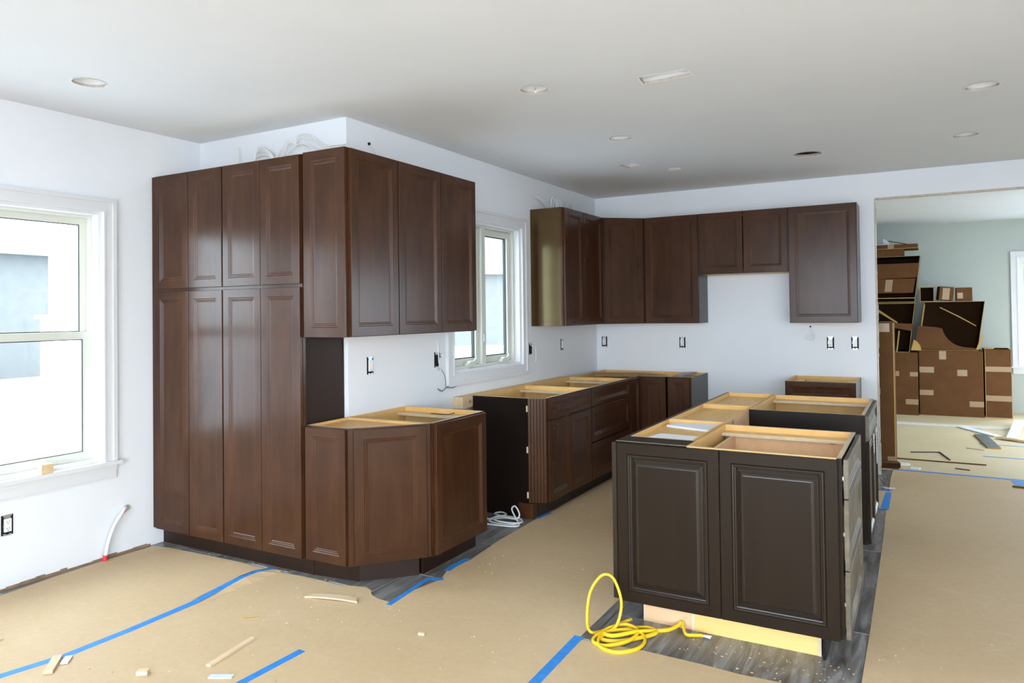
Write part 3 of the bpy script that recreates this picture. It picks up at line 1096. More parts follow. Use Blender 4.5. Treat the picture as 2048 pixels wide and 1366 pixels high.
# ------------------------------------------------------------------ loose things on cabinets
tag(MB().prism([(1.828, .60), (2.085, .515), (2.095, .735), (1.85, .71)], 'z', .8496, .8606, 'paper').build('paper_sheet'),
    'white instruction sheet on the shallow island cabinet, farther one', 'paper')
tag(MB().prism([(1.86, .165), (2.09, .155), (2.095, .30), (1.885, .31)], 'z', .8496, .8606, 'paper').build('paper_sheet'),
    'white paper sheet on the shallow island cabinet, nearer one', 'paper')
tag(MB().prism([(.30, 3.20), (.60, 3.24), (.93, 3.52), (.62, 3.70), (.12, 3.55)], 'z', .8775, .8805, 'tan').build('cardboard_sheet'),
    'tan cardboard sheet lying across the corner base cabinet', 'cardboard')
tag(MB().box(1.035, 1.11, 3.38, 3.9, .877, .885, 'grey_board').build('grey_strip'), 'grey strip lying on the narrow corner base cabinet', 'strip')
tag(MB().tube(spline([(.27, .49, .8505), (.34, .495, .8495), (.40, .50, .8495), (.43, .53, .858)], 5), .0028, 'dark_wire').build('dark_wire'),
    'thin dark wire resting on the single-door base cabinet', 'wire')
random.seed(6)
mb = MB()
for k in range(26):
    a, b = random.uniform(1.83, 2.08), random.uniform(.15, 2.2)
    s_ = random.uniform(.003, .009)
    mb.box(a, a + s_, b, b + s_ * 1.6, .8493, .8508, random.choice(['card', 'dark_wire', 'stick']))
tag(mb.build('screw_debris'), 'scattered chips and screws on the island cabinet tops', 'debris', kind='stuff')

# wood block cleats behind the sink base
tag(MB().box(.002, .088, 1.150, 1.287, .790, .876, 'pine').build('wood_block'), 'pine block screwed to the wall beside the sink base', 'wood block')
tag(MB().box(.002, .086, 1.292, 3.04, .80, .876, 'pine', T='mapleh').build('wood_cleat'), 'long pine cleat between window wall and base cabinets', 'wood cleat')
tag(MB().box(XL + .004, XL + .044, -1.105, -1.04, .609, .664, 'pine').build('wood_block'), 'small pine block on the sill of the big left window', 'wood block')

# ------------------------------------------------------------------ electrical boxes


def outlet(label, loc, rz, kind, grp='wall boxes without cover plates'):
    """local: faces -y, plane of wall y=0"""
    r = thing('wall_box', label, 'outlet' if kind == 'outlet' else 'switch' if kind == 'switch' else 'wall box', loc, rz, grp)
    MB().box(-.031, .031, -.0015, .002, -.056, .056, 'black').build('box', r)
    mb = MB()
    for s_ in (-1, 1):
        mb.box(-.016, .016, -.004, -.001, s_ * .044 - .008, s_ * .044 + .014 * s_ + .0, 'metal')
        mb.box(-.022, -.008, -.005, -.002, s_ * .052 - .005, s_ * .052 + .005, 'metal')
        mb.box(.008, .022, -.005, -.002, s_ * .052 - .005, s_ * .052 + .005, 'metal')
    mb.build('mounting_strap', r)
    if kind in ('outlet', 'switch'):
        d_ = MB().box(-.018, .018, -.012, -.002, -.036, .036, 'device').build('device', r)
        mb = MB()
        if kind == 'outlet':
            for s_ in (-1, 1):
                mb.box(-.008, -.0055, -.0125, -.012, s_ * .019 - .001, s_ * .019 + .006, 'black')
                mb.box(.0055, .008, -.0125, -.012, s_ * .019 - .001, s_ * .019 + .006, 'black')
                mb.box(-.0025, .0025, -.0125, -.012, s_ * .019 - .010, s_ * .019 - .006, 'black')
            mb.build('slots', d_)
        else:
            mb.box(-.012, .012, -.0128, -.012, -.030, -.0285, 'black')
            mb.box(-.012, .012, -.0128, -.012, .0285, .030, 'metal')
            mb.build('rocker_line', d_)
        mb = MB().box(-.023, -.018, -.009, -.004, -.006, .002, 'brass')
        mb.box(-.022, -.018, -.009, -.004, .012, .018, 'brass')
        mb.build('screws', r)
    return r


outlet('bare outlet low on the left wall under the big window', (XL, -1.267, .358), R90, 'outlet')
outlet('bare switch on the window wall beside the pantry', (0, .204, 1.178), R90, 'switch')
b_ = outlet('open wall box with knockout and loose wire left of the kitchen window', (0, .945, 1.17), R90, 'box')
mb = MB()
n = 10
mb.tube([(.028, -.006, .03), (.028, -.03, .032)], .016, 'metal', 10)
mb.build('knockout', b_)
MB().tube(spline([(.0, -.006, .15), (.003, -.012, .05), (.006, -.014, -.01), (.02, -.012, -.05), (.03, -.01, -.06)], 5), .004, 'cream_cab', 6).build('wire', b_)
MB().box(.002, .035, -.02, -.002, -.078, -.062, 'metal').build('clip', b_)
b_ = outlet('open wall box with loose wires right of the kitchen window', (0, 2.405, 1.178), R90, 'box')
mb = MB()
for (dx, dz) in ((.07, -.10), (.10, -.05), (.05, -.13)):
    mb.tube(spline([(0, -.005, .03), (.02 + dx * .3, -.03, .01), (dx * .8, -.035, dz * .6), (dx, -.03, dz)], 5), .0035, 'cream_cab', 6)
mb.build('wire', b_)
outlet('bare switch on the window wall under the two-door glossy cabinet', (0, 3.076, 1.186), R90, 'switch')
outlet('bare outlet on the back wall next to the room corner', (.088, YB, 1.18), 0, 'outlet')
outlet('bare outlet on the back wall above the narrow corner base', (.946, YB, 1.178), 0, 'outlet')
outlet('bare outlet on the back wall, left of the pair near the opening', (2.349, YB, 1.187), 0, 'outlet')
outlet('bare switch on the back wall, right of the pair near the opening', (2.557, YB, 1.189), 0, 'switch')
t = thing('loose_wire', 'short coiled wire end sticking out of the back wall', 'wire', (2.177, YB, 1.33))
MB().tube([(0, .001, .01), (0, -.012, .01)], .008, 'black', 8).build('hole', t)
MB().tube(spline([(0, -.003, .01), (.005, -.02, -.03), (.03, -.04, -.07), (.01, -.05, -.11), (-.03, -.05, -.10), (-.01, -.045, -.07), (.03, -.05, -.08), (.02, -.055, -.12)], 6), .005, 'cream_cab', 6).build('wire', t)

# thin wire tangle under the window
mb = MB()
pts = [(.008, .951, 1.332), (.010, .955, 1.23)]
mb.tube(spline([(.008, .990, 1.095), (.010, 1.030, 1.05), (.010, 1.046, .99), (.010, 1.040, .965)], 6), .0022, 'dark_wire', 6)
mb.tube(spline([(.012, 1.040, .965), (.02, 1.07, .955), (.014, 1.12, .972), (.02, 1.165, .958), (.014, 1.12, .945), (.02, 1.05, .962), (.018, 1.0, .94), (.02, .95, .95), (.015, .93, .962), (.02, .97, .935), (.03, 1.02, .958), (.02, 1.08, .97), (.02, 1.13, .95)], 6), .0018, 'dark_wire', 6)
tag(mb.build('thin_wire_tangle'), 'thin dark wire tangle hanging below the kitchen window corner', 'wire')

# ------------------------------------------------------------------ cables
mb = MB()
cz = 2.445
mb.tube(spline([(-.95, -.02, 2.655), (-.935, -.03, 2.60), (-.93, -.04, 2.53), (-.93, -.06, cz)], 6), .0042, 'cream_cab', 6)
for k in range(5):
    o_ = .018 * k
    mb.tube(spline([(-.85 + o_, -.06, cz), (-.80 + o_ * .6, -.03, 2.55 + o_), (-.72, -.03 - o_ * .2, 2.575 + o_ * .8), (-.62, -.04, 2.55 + o_ * .4), (-.60 + o_, -.06, cz + .01)], 6), .0042, 'cream_cab', 6)
mb.tube(spline([(-.62, -.06, cz), (-.58, -.03, 2.55), (-.53, -.03, 2.60)], 5), .0042, 'cream_cab', 6)
mb.build('cable_bundle')
tag(bpy.data.objects['cable_bundle'], 'pale cables coiled on top of the pantry, left bundle', 'cable', 'cables on top of the pantry')
mb = MB()
for k in range(2):
    o_ = .022 * k
    mb.tube(spline([(-.53 + o_, -.07, cz), (-.50 + o_, -.05, 2.58), (-.475, -.04, 2.635 - o_), (-.43, -.035, 2.625), (-.39, -.03, 2.605)], 6), .0042, 'cream_cab', 6)
mb.tube(spline([(-.40, -.03, 2.61), (-.40, -.03, 2.655), (-.34, -.03, 2.668), (-.26, -.03, 2.645), (-.16, -.03, 2.575), (-.08, -.03, 2.565), (.02, -.03, 2.56)], 6), .0042, 'cream_cab', 6)
mb.tube(spline([(-.42, -.03, 2.60), (-.37, -.03, 2.645), (-.30, -.03, 2.635), (-.20, -.03, 2.585), (-.12, -.03, 2.555), (0, -.03, 2.55)], 6), .0042, 'cream_cab', 6)
mb.tube(spline([(-.40, -.03, 2.60), (-.47, -.04, 2.56), (-.46, -.05, 2.50), (-.40, -.06, cz)], 6), .0042, 'cream_cab', 6)
mb.tube(spline([(-.40, -.03, 2.60), (-.35, -.04, 2.60), (-.28, -.05, 2.55), (-.27, -.06, cz)], 6), .0042, 'cream_cab', 6)
mb.tube(spline([(-.36, -.04, 2.605), (-.28, -.05, 2.59), (-.18, -.06, 2.53), (-.10, -.07, cz + .01)], 6), .0042, 'cream_cab', 6)
tag(mb.build('cable_bundle'), 'pale cables looping over the right half of the pantry top', 'cable', 'cables on top of the pantry')
mb = MB()
mb.tube([(0.001, .209, 2.61), (.010, .209, 2.61)], .010, 'black', 8)
mb.tube(spline([(.005, .215, 2.60), (.02, .235, 2.585), (.03, .25, 2.55), (.05, .22, 2.45)], 5), .005, 'cream_cab', 6)
tag(mb.build('cable_stub'), 'short cable stub poking from the wall above the single-door wall cabinet', 'cable')
mb = MB()
random.seed(9)
mb.tube(spline([(.005, 2.522, 2.585), (.03, 2.56, 2.57), (.05, 2.66, 2.54), (.06, 2.74, 2.45)], 6), .007, 'whitecab', 6)
mb.tube(spline([(.005, 2.53, 2.578), (.04, 2.60, 2.54), (.06, 2.70, 2.47), (.08, 2.75, 2.452)], 6), .007, 'whitecab', 6)
for k in range(4):
    y = 2.80 + .05 * k
    mb.tube(spline([(.06, y - .06, 2.455), (.05, y - .02, 2.56), (.05, y + .02, 2.605 - .01 * (k % 2)), (.06, y + .05, 2.55), (.08, y + .05, 2.455)], 6), .007, 'whitecab', 6)
mb.tube(spline([(.07, 3.02, 2.455), (.05, 3.10, 2.54), (.05, 3.22, 2.59), (.05, 3.29, 2.56), (.06, 3.28, 2.50), (.08, 3.18, 2.455)], 6), .008, 'whitecab', 6)
tag(mb.build('cable_bundle'), 'white cable coil on top of the glossy-sided wall cabinet', 'cable')

# yellow cord by the island
YC = [(1.86, -.10, .03), (1.78, -.23, .012), (1.735, -.30, .02), (1.70, -.26, .06), (1.70, -.22, .17), (1.745, -.18, .245), (1.80, -.17, .235), (1.845, -.19, .14), (1.835, -.225, .045), (1.80, -.28, .018),
      (1.80, -.33, .012), (1.88, -.31, .012), (1.98, -.20, .014), (2.00, -.14, .016), (1.94, -.12, .014), (1.86, -.20, .02), (1.78, -.30, .022), (1.775, -.37, .014), (1.84, -.385, .012),
      (1.92, -.30, .018), (1.93, -.20, .026), (1.86, -.17, .03), (1.80, -.24, .028), (1.79, -.33, .02), (1.82, -.40, .012), (1.90, -.42, .011), (1.97, -.36, .012), (1.985, -.27, .014),
      (1.94, -.20, .02), (1.86, -.23, .028), (1.80, -.29, .026), (1.85, -.31, .03), (1.93, -.22, .03), (1.985, -.15, .018), (2.04, -.10, .014), (2.072, -.045, .02), (2.088, -.03, .035),
      (2.10, -.055, .02), (2.125, -.095, .009), (2.16, -.085, .008), (2.195, -.07, .008)]
t = thing('extension_cable', 'yellow cable coiled on the floor at the left foot of the island', 'cable')
mb = MB().tube(spline(YC, 7), .0095, 'yellow', 8, flat=.75)
mb.build('jacket', t, smooth=True)
mb = MB()
for k in range(3):
    mb.tube([(2.193, -.07 + (k - 1) * .004, .008), (2.215, -.072 + (k - 1) * .008, .009), (2.232, -.068 + (k - 1) * .012, .006)], .0028, 'whitecab', 6)
mb.build('bare_wires', t)

# white cord by the sink base
WC = [(.12, 1.12, .10), (.24, 1.13, .055), (.33, 1.17, .012), (.42, 1.24, .012), (.53, 1.24, .012), (.58, 1.19, .012), (.56, 1.12, .012), (.46, 1.10, .012), (.37, 1.12, .014), (.36, 1.19, .02), (.44, 1.25, .024), (.55, 1.24, .024),
      (.60, 1.18, .02), (.56, 1.12, .024), (.45, 1.11, .026), (.38, 1.16, .03), (.42, 1.27, .03), (.36, 1.31, .03), (.33, 1.26, .03), (.43, 1.20, .034), (.55, 1.19, .036), (.57, 1.20, .07), (.525, 1.22, .115), (.50, 1.215, .09), (.56, 1.18, .03),
      (.605, 1.13, .014), (.58, 1.085, .012), (.44, 1.06, .012), (.30, 1.055, .012), (.12, 1.04, .012)]
o = MB().tube(spline([(a, b - .065, c) for a, b, c in WC], 6), .0058, 'whitecab', 8).build('coiled_power_cord', smooth=True)
tag(o, 'white cord coiled on the floor at the foot of the fluted sink base', 'cord')

# pipe in the left wall
t = thing('water_pipe', 'white bent pipe with red ends by the left wall', 'pipe', (XL, 0, 0))
MB().tube(spline([(.004, -.572, .290), (.025, -.595, .288), (.035, -.625, .262), (.035, -.668, .205), (.033, -.705, .115), (.032, -.724, .03)], 7), .0115, 'whitecab', 10).build('tube', t, smooth=True)
MB().tube([(.032, -.7235, .035), (.031, -.728, .003)], .0137, 'red', 10).build('red_end', t)
MB().tube([(.012, -.578, .280), (.03, -.604, .273)], .0085, 'red', 8).build('red_band', t)
MB().tube([(.001, -.568, .287), (.010, -.570, .287)], .020, 'metal', 10).build('collar', t)

# dark wires on tile right of the island
mb = MB()
mb.tube(spline([(2.76, 3.62, .03), (2.80, 3.50, .01), (2.79, 3.42, .006), (2.76, 3.35, .006)], 5), .004, 'dark_wire', 6)
mb.tube(spline([(2.78, 3.43, .008), (2.82, 3.40, .008), (2.88, 3.42, .008)], 5), .004, 'cream_cab', 6)
tag(mb.build('wire_offcut'), 'thin wire offcut on the tiles behind the island', 'wire')

# ------------------------------------------------------------------ tape


def strip(name, pts, w, label, z=.0032, mat='btape', cat='tape', group=None, zs=None):
    """ribbon along floor points"""
    P = [Vector((*p, 0)) for p in pts]
    mb = MB()
    Lq, Rq = [], []
    for i, p in enumerate(P):
        t_ = (P[min(i + 1, len(P) - 1)] - P[max(i - 1, 0)]).normalized()
        nrm = Vector((-t_.y, t_.x, 0)) * (w / 2)
        h = z + (zs[i] if zs else 0)
        Lq.append((p + nrm) + Vector((0, 0, h)))
        Rq.append((p - nrm) + Vector((0, 0, h)))
    th = Vector((0, 0, .0006))
    for i in range(len(P) - 1):
        mb.face([Lq[i] + th, Rq[i] + th, Rq[i + 1] + th, Lq[i + 1] + th], mat)
        mb.face([Lq[i], Lq[i + 1], Rq[i + 1], Rq[i]], mat)
        mb.face([Lq[i], Lq[i] + th, Lq[i + 1] + th, Lq[i + 1]], mat)
        mb.face([Rq[i], Rq[i + 1], Rq[i + 1] + th, Rq[i] + th], mat)
    for e in (0, -1):
        mb.face([Lq[e], Rq[e], Rq[e] + th, Lq[e] + th], mat)
    return tag(mb.build(name), label, cat, group)


strip('masking_tape', [(-.30, -2.6), (-.31, -1.81), (-.255, -1.576), (-.250, -1.29), (-.262, -.917), (-.285, -.72), (-.29, -.577), (-.285, -.45), (-.281, -.345)], .046,
      'long blue tape seam running across the left floor to the pantry', zs=[0, 0, 0, 0, .001, .012, .022, .020, .004])
# buckled paper edge under that tape
mb = MB()
ys = [-.95, -.80, -.68, -.57, -.47, -.38, -.345]
hs = [.0, .006, .016, .028, .026, .012, .002]
for i in range(len(ys) - 1):
    mb.face([(-.265, ys[i], hs[i] + .002), (-.265, ys[i + 1], hs[i + 1] + .002), (-.215 + .01, ys[i + 1], .0034), (-.215, ys[i], .0034)], 'kraft')
    mb.face([(-.31, ys[i], hs[i] + .001), (-.31, ys[i + 1], hs[i + 1] + .001), (-.345, ys[i + 1], .0034), (-.345, ys[i], .0034)], 'kraft')
tag(mb.build('buckled_paper_edge', fix=False), 'buckled brown paper edge lifted under the long blue tape', 'paper')
strip('masking_tape', [(.632, -1.85), (.640, -1.37), (.650, -1.04)], .04, 'short blue tape strip in the middle foreground floor')
strip('masking_tape', [(1.70, -1.3), (1.703, -.80), (1.690, -.33)], .046, 'blue tape strip leading to the yellow cord')
strip('masking_tape', [(.668, -.455), (.648, -.25), (.632, -.075)], .03, 'blue tape edging the paper notch before the angled base', z=.0033)
tag(MB().prism([(.622, -.085), (.645, -.075), (.72, -.035), (.70, .0), (.615, -.045)], 'z', .0036, .0042, 'btape').build('masking_tape'), 'small torn blue tape end by the angled base toe', 'tape')
strip('masking_tape', [(.652, .10), (.640, .22), (.650, .335)], .04, 'short dark blue tape by the single-door base toe', z=.0033)
strip('masking_tape', [(.618, 1.30), (.64, 1.48)], .035, 'short dark blue tape by the sink base toe', z=.0033)
tag(MB().prism([(2.800, 2.66), (2.858, 2.70), (2.858, 3.25), (2.815, 3.25)], 'z', .0052, .0058, 'btape').build('masking_tape'), 'wide blue tape patch on the paper flap right of the island', 'tape')
strip('masking_tape', [(2.72, 3.33), (2.865, 3.34)], .03, 'thin blue tape behind the paper flap', z=.0035)
tag(MB().prism([(2.70, 2.86), (2.815, 2.66), (2.83, 3.30), (2.70, 3.30)], 'z', .003, .0048, 'kraft').build('paper_flap'), 'small brown paper flap beside the island back end', 'paper')
strip('masking_tape', [(2.84, 4.245), (3.3, 4.24), (3.85, 4.23), (5.4, 4.22)], .05, 'blue tape seam across the wide opening', z=.0034)
strip('masking_tape', [(3.50, 6.073), (4.05, 6.073), (5.5, 6.073)], .03, 'blue tape seam on the far room floor, farther line')
strip('masking_tape', [(3.60, 5.303), (4.0, 5.303), (5.5, 5.303)], .03, 'blue tape seam on the far room floor, nearer line')
tag(MB().prism([(3.76, 4.0), (3.98, 4.0), (3.96, 4.19), (3.74, 4.19)], 'z', .0042, .0048, 'btape').build('masking_tape'), 'blue tape patch at the right edge of the opening', 'tape')

# ------------------------------------------------------------------ wood scraps


def scrap(name, label, c, L, w, h, ang, mat='stick', z=.0032, bend=0, cat='wood scrap', chip=0):
    mb = MB()
    n = 5
    for i in range(n):
        x0, x1 = -L / 2 + L * i / n, -L / 2 + L * (i + 1) / n
        b0 = bend * (1 - (2 * x0 / L) ** 2)
        b1 = bend * (1 - (2 * x1 / L) ** 2)
        q = [(x0, -w / 2, b0), (x1, -w / 2, b1), (x1, w / 2, b1), (x0, w / 2, b0)]
        if chip and i == n - 1:
            q[2] = (x1 - chip, w / 2, b1)
        if chip and i == 0:
            q[3] = (x0 + chip * .7, w / 2, b0)
        mb.face([(a, b, c_ + h) for a, b, c_ in q], mat)
        mb.face([(a, b, c_) for a, b, c_ in reversed(q)], mat)
        mb.face([q[0], q[1], (q[1][0], q[1][1], q[1][2] + h), (q[0][0], q[0][1], q[0][2] + h)], mat)
        mb.face([q[2], q[3], (q[3][0], q[3][1], q[3][2] + h), (q[2][0], q[2][1], q[2][2] + h)], mat)
        if i == 0:
            mb.face([q[3], q[0], (q[0][0], q[0][1], q[0][2] + h), (q[3][0], q[3][1], q[3][2] + h)], mat)
        if i == n - 1:
            mb.face([q[1], q[2], (q[2][0], q[2][1], q[2][2] + h), (q[1][0], q[1][1], q[1][2] + h)], mat)
    o = mb.build(name)
    o.location = (c[0], c[1], z)
    o.rotation_euler = (0, 0, ang)
    return tag(o, label, cat)


scrap('wood_shim', 'pale curved wood shim on the paper before the angled base', (.352, -.527), .31, .048, .008, .245, bend=.006, chip=.03)
scrap('wood_stick', 'long pale wood stick on the foreground paper left of centre', (.378, -1.20), .285, .022, .009, math.atan2(.276, -.044))
scrap('wood_stick', 'short pale wood stick lying across the long blue tape', (-.205, -1.655), .155, .036, .012, math.atan2(-.106, .115), z=.0042)
scrap('wood_offcut', 'small pinkish wood offcut on the near left paper', (.21, -1.515), .045, .03, .016, .6)
scrap('wood_stick', 'wood stick end at the left edge of the floor', (-.72, -1.645), .09, .025, .01, .3)
scrap('twig', 'thin dark splinter on the paper before the pantry', (.167, -.908), .075, .006, .004, .7, mat='card_edge')
scrap('plastic_scrap', 'clear plastic scrap at the bottom edge of the left floor', (.525, -1.376), .10, .03, .004, .5, mat='plastic', cat='plastic')
scrap('plastic_scrap', 'clear plastic scrap beside the stick on the long blue tape', (-.20, -1.60), .07, .03, .006, -.8, mat='plastic', cat='plastic', z=.0045)
scrap('wood_chip', 'white wood chip alone on the middle foreground paper', (1.03, -.66), .03, .015, .01, .3)
mb = MB().tube([(1.60, .86, .003), (1.60, .86, .012)], .028, 'stick', 16)
tag(mb.build('wood_disc'), 'small round wood disc on the paper left of the island', 'wood disc')
random.seed(21)
for lab, n, (xa, xb, ya, yb) in (('scattered sawdust on the foreground paper', 150, (-.15, 1.62, -1.6, -.42)),
                                 ('scattered sawdust on the aisle paper', 110, (.72, 1.62, -.1, 2.8)),
                                 ('wood chips on the tiles before the island', 70, (2.13, 2.84, -.33, -.06)),
                                 ('wood chips on the tiles at the pantry foot', 26, (-.9, .28, -.352, -.312)),
                                 ('scattered sawdust on the paper right of the island', 150, (2.88, 4.0, -.3, 3.85))):
    mb = MB()
    for k in range(n):
        x, y = random.uniform(xa, xb), random.uniform(ya, yb)
        s_ = random.choice([.0012, .0015, .002, .002, .003])
        a = random.uniform(0, 3.14)
        u, w_ = Vector((math.cos(a), math.sin(a))) * s_ * random.uniform(1, 2.2), Vector((-math.sin(a), math.cos(a))) * s_
        c = Vector((x, y))
        q = [c - u - w_, c + u - w_ * .6, c + u * .8 + w_, c - u * .7 + w_ * .8]
        z0_ = .0008 if 'tiles' in lab else .0034
        top = [(p.x, p.y, z0_ + random.uniform(.0008, .002)) for p in q]
        bot = [(p.x, p.y, z0_ - .0004) for p in q]
        m_ = random.choice(['stick', 'stick', 'yellow_ply', 'raw', 'card_edge'])
        mb.face(top, m_)
        for e in range(4):
            mb.face([bot[e], bot[(e + 1) % 4], top[(e + 1) % 4], top[e]], m_)
    tag(mb.build('sawdust'), lab, 'sawdust', kind='stuff')

# ------------------------------------------------------------------ far room: cardboard boxes


def carton(name, label, x0, x1, y0, y1, z0, z1, tapes=(), open_front=False, open_top=False, tilt=0.0, rz=0.0, th=.006, cat='box', group='cardboard boxes in the far room', skew=0.0):
    cx, cy = (x0 + x1) / 2, (y0 + y1) / 2
    r = thing(name, label, cat, (cx, cy, z0), rz, group)
    r.rotation_euler = (0, tilt, rz)
    w, d, h = (x1 - x0) / 2, (y1 - y0) / 2, z1 - z0
    mb = MB()
    if not (open_front or open_top):
        mb.box(-w, w, -d, d, 0, h, 'card', T='card')
        mb.box(-w, w, -.004, .004, h, h + .0015, 'card_edge')
    else:
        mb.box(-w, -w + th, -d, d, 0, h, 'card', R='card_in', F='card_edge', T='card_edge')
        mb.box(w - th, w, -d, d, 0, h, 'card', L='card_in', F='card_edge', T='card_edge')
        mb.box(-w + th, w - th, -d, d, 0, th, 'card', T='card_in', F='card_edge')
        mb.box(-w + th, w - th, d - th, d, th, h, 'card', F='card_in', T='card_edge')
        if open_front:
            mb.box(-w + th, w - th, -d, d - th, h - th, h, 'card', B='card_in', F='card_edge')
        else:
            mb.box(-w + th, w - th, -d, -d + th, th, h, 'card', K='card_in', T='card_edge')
    mb.build('carton', r)
    for (u0, u1, w0, w1) in tapes:      # fractions over the front face
        MB().box(-w + 2 * w * u0, -w + 2 * w * u1, -d - .0015, -d + .001, h * w0, h * w1, 'ptape').build('packing_tape', r)
    return r


def lean(r, k):
    for o in r.children:
        for v in o.data.vertices:
            v.co.x += k * v.co.z
        o.data.update()


carton('cardboard_box', 'large brown carton standing on the floor below the open box', 3.048, 3.806, 8.33, 8.95, .0022, .90,
       [(.0, .235, .66, .75), (.60, .755, .62, .715), (0, .22, .31, .39), (.78, 1.0, .155, .24), (.32, .43, .87, 1.0)])
carton('cardboard_box', 'brown carton on the floor left of the large one', 2.45, 3.030, 8.23, 8.85, .0022, .875,
       [(.52, .60, .62, .70), (.83, .998, .62, .69), (.73, .998, .17, .255)])
b3 = carton('cardboard_box', 'tall brown carton with two tape bands by the far window', 3.828, 4.13, 8.38, 8.9, .0022, .925,
            [(0, 1, .675, .75), (0, 1, .245, .325)], open_top=True)
MB().prism([(-.151, -.26), (-.06, -.26), (-.02, .0), (-.151, .02)], 'z', .93, .936, 'card_edge').build('flap', b3)
tall = carton('tall_cardboard_box', 'tall slim brown carton standing just behind the opening edge', 2.50, 2.862, 4.365, 4.65, .003, 1.375, [(.80, .99, .02, .07), (.64, .90, .93, .99)], group=None)
MB().box(.172, .1815, -.145, -.139, 0, 1.36, 'card_edge').build('torn_edge', tall)
t = thing('flat_cardboard_box', 'small crushed flat carton on the floor at the foot of the tall box', 'box', (2.79, 4.36, 0), .1)
mb = MB().box(-.10, .085, -.10, -.06, .005, .012, 'card')
mb.prism([(-.12, .016), (.10, .012), (.10, .050), (-.10, .055), (-.14, .035)], 'y', -.09, -.02, 'card_in', cap0='card_in')
mb.build('carton', t)
MB().prism([(-.14, -.10), (.10, -.10), (.09, -.02), (-.10, -.015)], 'z', .055, .060, 'card').build('flap', t)
# big open box, tilted, with torn arched flap
ob = carton('open_cardboard_box', 'big open carton tilted on its side with a torn arched flap', 3.03, 3.75, 8.36, 8.92, .905, 1.585, open_front=True)
arc = [(-.40, .015), (.345, .010), (.345, .035)]
for k in range(9):
    a = k / 8 * math.pi / 2
    arc.append((.345 - .10 - .22 * math.sin(a) - .12 * (k / 8), .045 + .26 * (1 - math.cos(a))))
arc += [(-.18, .325), (-.40, .345)]
MB().prism(arc, 'y', -.292, -.286, 'card').build('torn_flap', ob)
MB().prism([(.335, .02), (.37, .02), (.40, .22), (.375, .20)], 'y', -.30, -.286, 'card_edge').build('side_flap', ob)
MB().box(-.36, -.345, -.284, -.270, .02, .64, 'card_edge').build('edge_strip', ob)
MB().tube([(-.16, -.20, .60), (.08, -.21, .47), (.30, -.22, .34)], .008, 'card_edge', 6).build('stick', ob)
lean(ob, .14)
tb = carton('small_open_box', 'small open carton tube between the stacks', 3.075, 3.245, 8.32, 8.72, 1.588, 1.79, open_front=True)
carton('small_cardboard_box', 'small carton leaning, left of the two on the big open box', 3.285, 3.455, 8.32, 8.62, 1.600, 1.79, [(.22, .72, .06, .9)], tilt=.10, rz=.1)
carton('small_cardboard_box', 'small carton upright, right of the two on the big open box', 3.51, 3.70, 8.38, 8.68, 1.587, 1.775, [(.08, .42, .2, .62)])
tf = thing('cardboard_scrap', 'torn tan cardboard scrap hanging between the cartons', 'cardboard', (3.01, 8.2, .90))
MB().prism([(-.06, .01), (.07, .01), (.055, .08), (.02, .13), (-.02, .16)], 'y', -.004, .0, 'card_edge').build('scrap', tf)
# left stack of open boxes
lb = carton('open_cardboard_box', 'open carton lying low in the left stack, dark inside', 2.42, 2.93, 8.24, 8.85, .879, 1.57, open_front=True)
MB().prism([(-.28, .40), (.25, .30), (.26, .40), (-.28, .43)], 'y', -.31, -.305, 'card').build('flap', lb)
MB().prism([(-.28, .62), (.06, .40), (.06, .425), (-.28, .66)], 'y', -.20, -.19, 'card_edge').build('flap', lb)
MB().box(.09, .105, -.30, -.1, .01, .30, 'card_edge').build('divider', lb)
lean(lb, .12)
lc = carton('open_cardboard_box', 'open carton high in the left stack with a broad front flap', 2.42, 3.01, 8.24, 8.85, 1.585, 2.235, open_front=True)
MB().prism([(-.31, .33), (.28, .345), (.285, .545), (-.31, .545)], 'y', -.312, -.306, 'card').build('front_flap', lc)
MB().prism([(-.31, .13), (.26, .13), (.27, .33), (-.31, .33)], 'y', -.309, -.303, 'card').build('front_panel', lc)
for (u0, u1, w0, w1) in ((-.10, -.01, .15, .32), (-.26, -.20, .16, .27)):
    MB().box(u0, u1, -.3125, -.3085, w0, w1, 'ptape').build('packing_tape', lc)
MB().box(-.30, .29, -.33, -.30, .052, .062, 'card_edge').build('flap_edge', lc)
lean(lc, .12)
carton('flat_cardboard_box', 'flat closed carton near the top of the left stack', 2.42, 2.885, 8.22, 8.7, 2.240, 2.335)
fb = carton('flat_cardboard_tray', 'shallow open carton tray topping the left stack', 2.40, 3.065, 8.20, 8.7, 2.338, 2.40, [(.43, .55, 0, 1)], open_top=True)
MB().prism([(.33, .058), (.335, .062), (-.06, .155), (-.07, .15)], 'y', .18, .24, 'card_in').build('lid', fb)
mb = MB()
mb.prism([(-.16, .03), (-.02, .03), (-.03, .10), (-.09, .15), (-.11, .14), (-.10, .08), (-.17, .06)], 'y', -.16, -.14, 'paper')
mb.prism([(-.3, .03), (-.06, .03), (-.08, .09), (-.3, .06)], 'y', -.1, -.08, 'plastic')
o = mb.build('packing_wrap')
o.location = (2.7325, 8.45, 2.345)
tag(o, 'white packing wrap heaped in the top tray of the box stack', 'packing wrap')

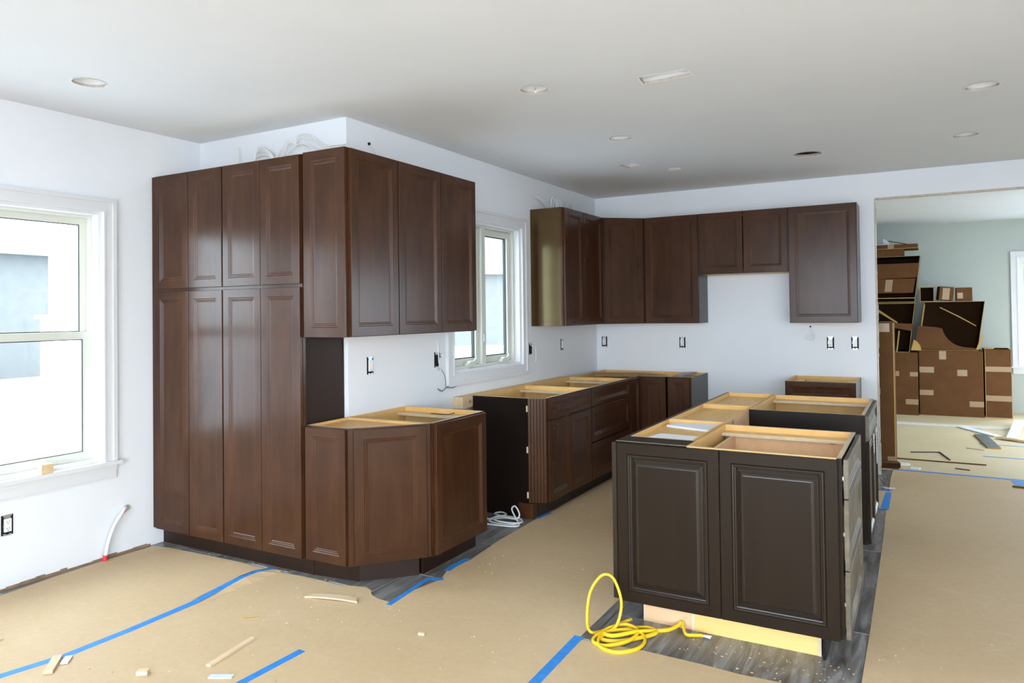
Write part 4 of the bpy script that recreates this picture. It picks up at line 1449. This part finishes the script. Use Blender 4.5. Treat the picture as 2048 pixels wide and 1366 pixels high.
# loose boards on the far floor
mb = MB().box(-.062, .062, -.44, .44, 0, .016, 'grey_board', F='card_edge', L='card_edge')
o = mb.build('grey_board')
o.location = (3.70, 6.25, .0035)
o.rotation_euler = (0, 0, .085)
tag(o, 'grey floor board lying in the far room', 'board')
mb = MB().box(-.055, .055, -.68, .68, 0, .02, 'paper', F='stick')
o = mb.build('white_board')
o.location = (4.05, 7.12, .03)
o.rotation_euler = (.03, 0, -.15)
tag(o, 'white painted board angled on the far room floor', 'board')
o = MB().box(-.05, .05, -.42, .42, 0, .012, 'paper', F='stick').build('white_board')
o.location = (3.64, 7.02, .004)
o.rotation_euler = (0, 0, .50)
tag(o, 'shorter white board beside the angled white board', 'board')
scrap('wood_splinter', 'ragged pale wood splinter by the grey floor board', (3.97, 6.42), .36, .06, .02, -.55, mat='stick', z=.0035, bend=.01, chip=.05)
o = MB().box(2.3, 4.05, -.02, .02, 0, .03, 'trim').build('trim_length')
o.location = (0, 7.24, .0035)
o.rotation_euler = (0, 0, .012)
tag(o, 'long white trim length on the floor before the boxes', 'trim')
scrap('wood_stick', 'thin stick on the loose plywood panel edge', (3.56, 5.62), .18, .014, .01, -.5, z=.0142)
o = MB().tube([(2.97, 5.14, .018), (3.23, 5.26, .018), (3.31, 4.87, .018)], .008, 'dark_wire', 6).build('bent_strip')
tag(o, 'dark bent strip lying on the loose plywood panel', 'strip')
scrap('wood_stick', 'thin dark stick on the floor near the opening tape', (3.40, 4.50), .12, .01, .008, -.3, mat='card', z=.003)
scrap('plastic_scrap', 'crumpled white plastic at the foot of the tall slim carton', (2.925, 4.50), .09, .06, .02, .4, mat='paper', z=.0022, cat='plastic')
scrap('plastic_scrap', 'small white plastic scrap near the opening tape', (3.02, 4.36), .08, .04, .012, -.3, mat='paper', z=.0022, cat='plastic')
scrap('wood_stick', 'reddish stick at the right edge by the opening', (3.84, 3.90), .22, .02, .012, -.1, mat='card', z=.0032)

# ------------------------------------------------------------------ outdoors
struct(MB().box(-60, 60, -60, 60, -.75, -.6, 'snow').build('ground'))
for lab, loc, rz, (w_, d_, h_) in (('pale blue house with a snowy roof outside the big left window', (-12.2, .9, -.6), .06, (2, 2.8, 3.2)),
                                   ('pale blue house with a snowy roof outside the kitchen window', (-11.0, 20.5, -.6), .5, (3, 3, 3.4))):
    t = thing('neighbour_house', lab, 'house', loc, rz)
    MB().box(-w_, w_, -d_, d_, 0, h_, 'pale_siding').build('wall', t)
    MB().prism([(-w_ - .3, h_), (w_ + .3, h_), (0, h_ + 1.6)], 'y', -d_ - .3, d_ + .3, 'snow').build('roof', t)
for lab, pts in (('snow bank outside the big left window', [(-9.6, -5), (-8.4, -5), (-8.0, 2), (-8.6, 6), (-9.8, 6)]),
                 ('snow bank outside the kitchen window', [(-9.5, 13), (-2, 15), (-2, 16), (-9.5, 15)])):
    mb = MB()
    cx, cy = sum(p[0] for p in pts) / len(pts), sum(p[1] for p in pts) / len(pts)
    for q in range(len(pts)):
        a, b = pts[q], pts[(q + 1) % len(pts)]
        a2, b2 = [(cx + (p[0] - cx) * .75, cy + (p[1] - cy) * .85) for p in (a, b)]
        mb.face([(*a, -.6), (*b, -.6), (*b2, .55), (*a2, .55)], 'snow')
    mb.face([(cx + (p[0] - cx) * .75, cy + (p[1] - cy) * .85, .55) for p in pts], 'snow')
    tag(mb.build('snow_bank'), lab, 'snow')
t = thing('garden_post', 'wooden post standing in the snow outside the big left window', 'post', (-3.95, .33, -.6))
MB().box(-.035, .035, -.035, .035, 0, 2.1, 'pine').build('post', t)
MB().prism([(-.07, -.07), (.07, -.07), (.07, .07), (-.07, .07)], 'z', 2.1, 2.14, 'snow').build('cap', t)
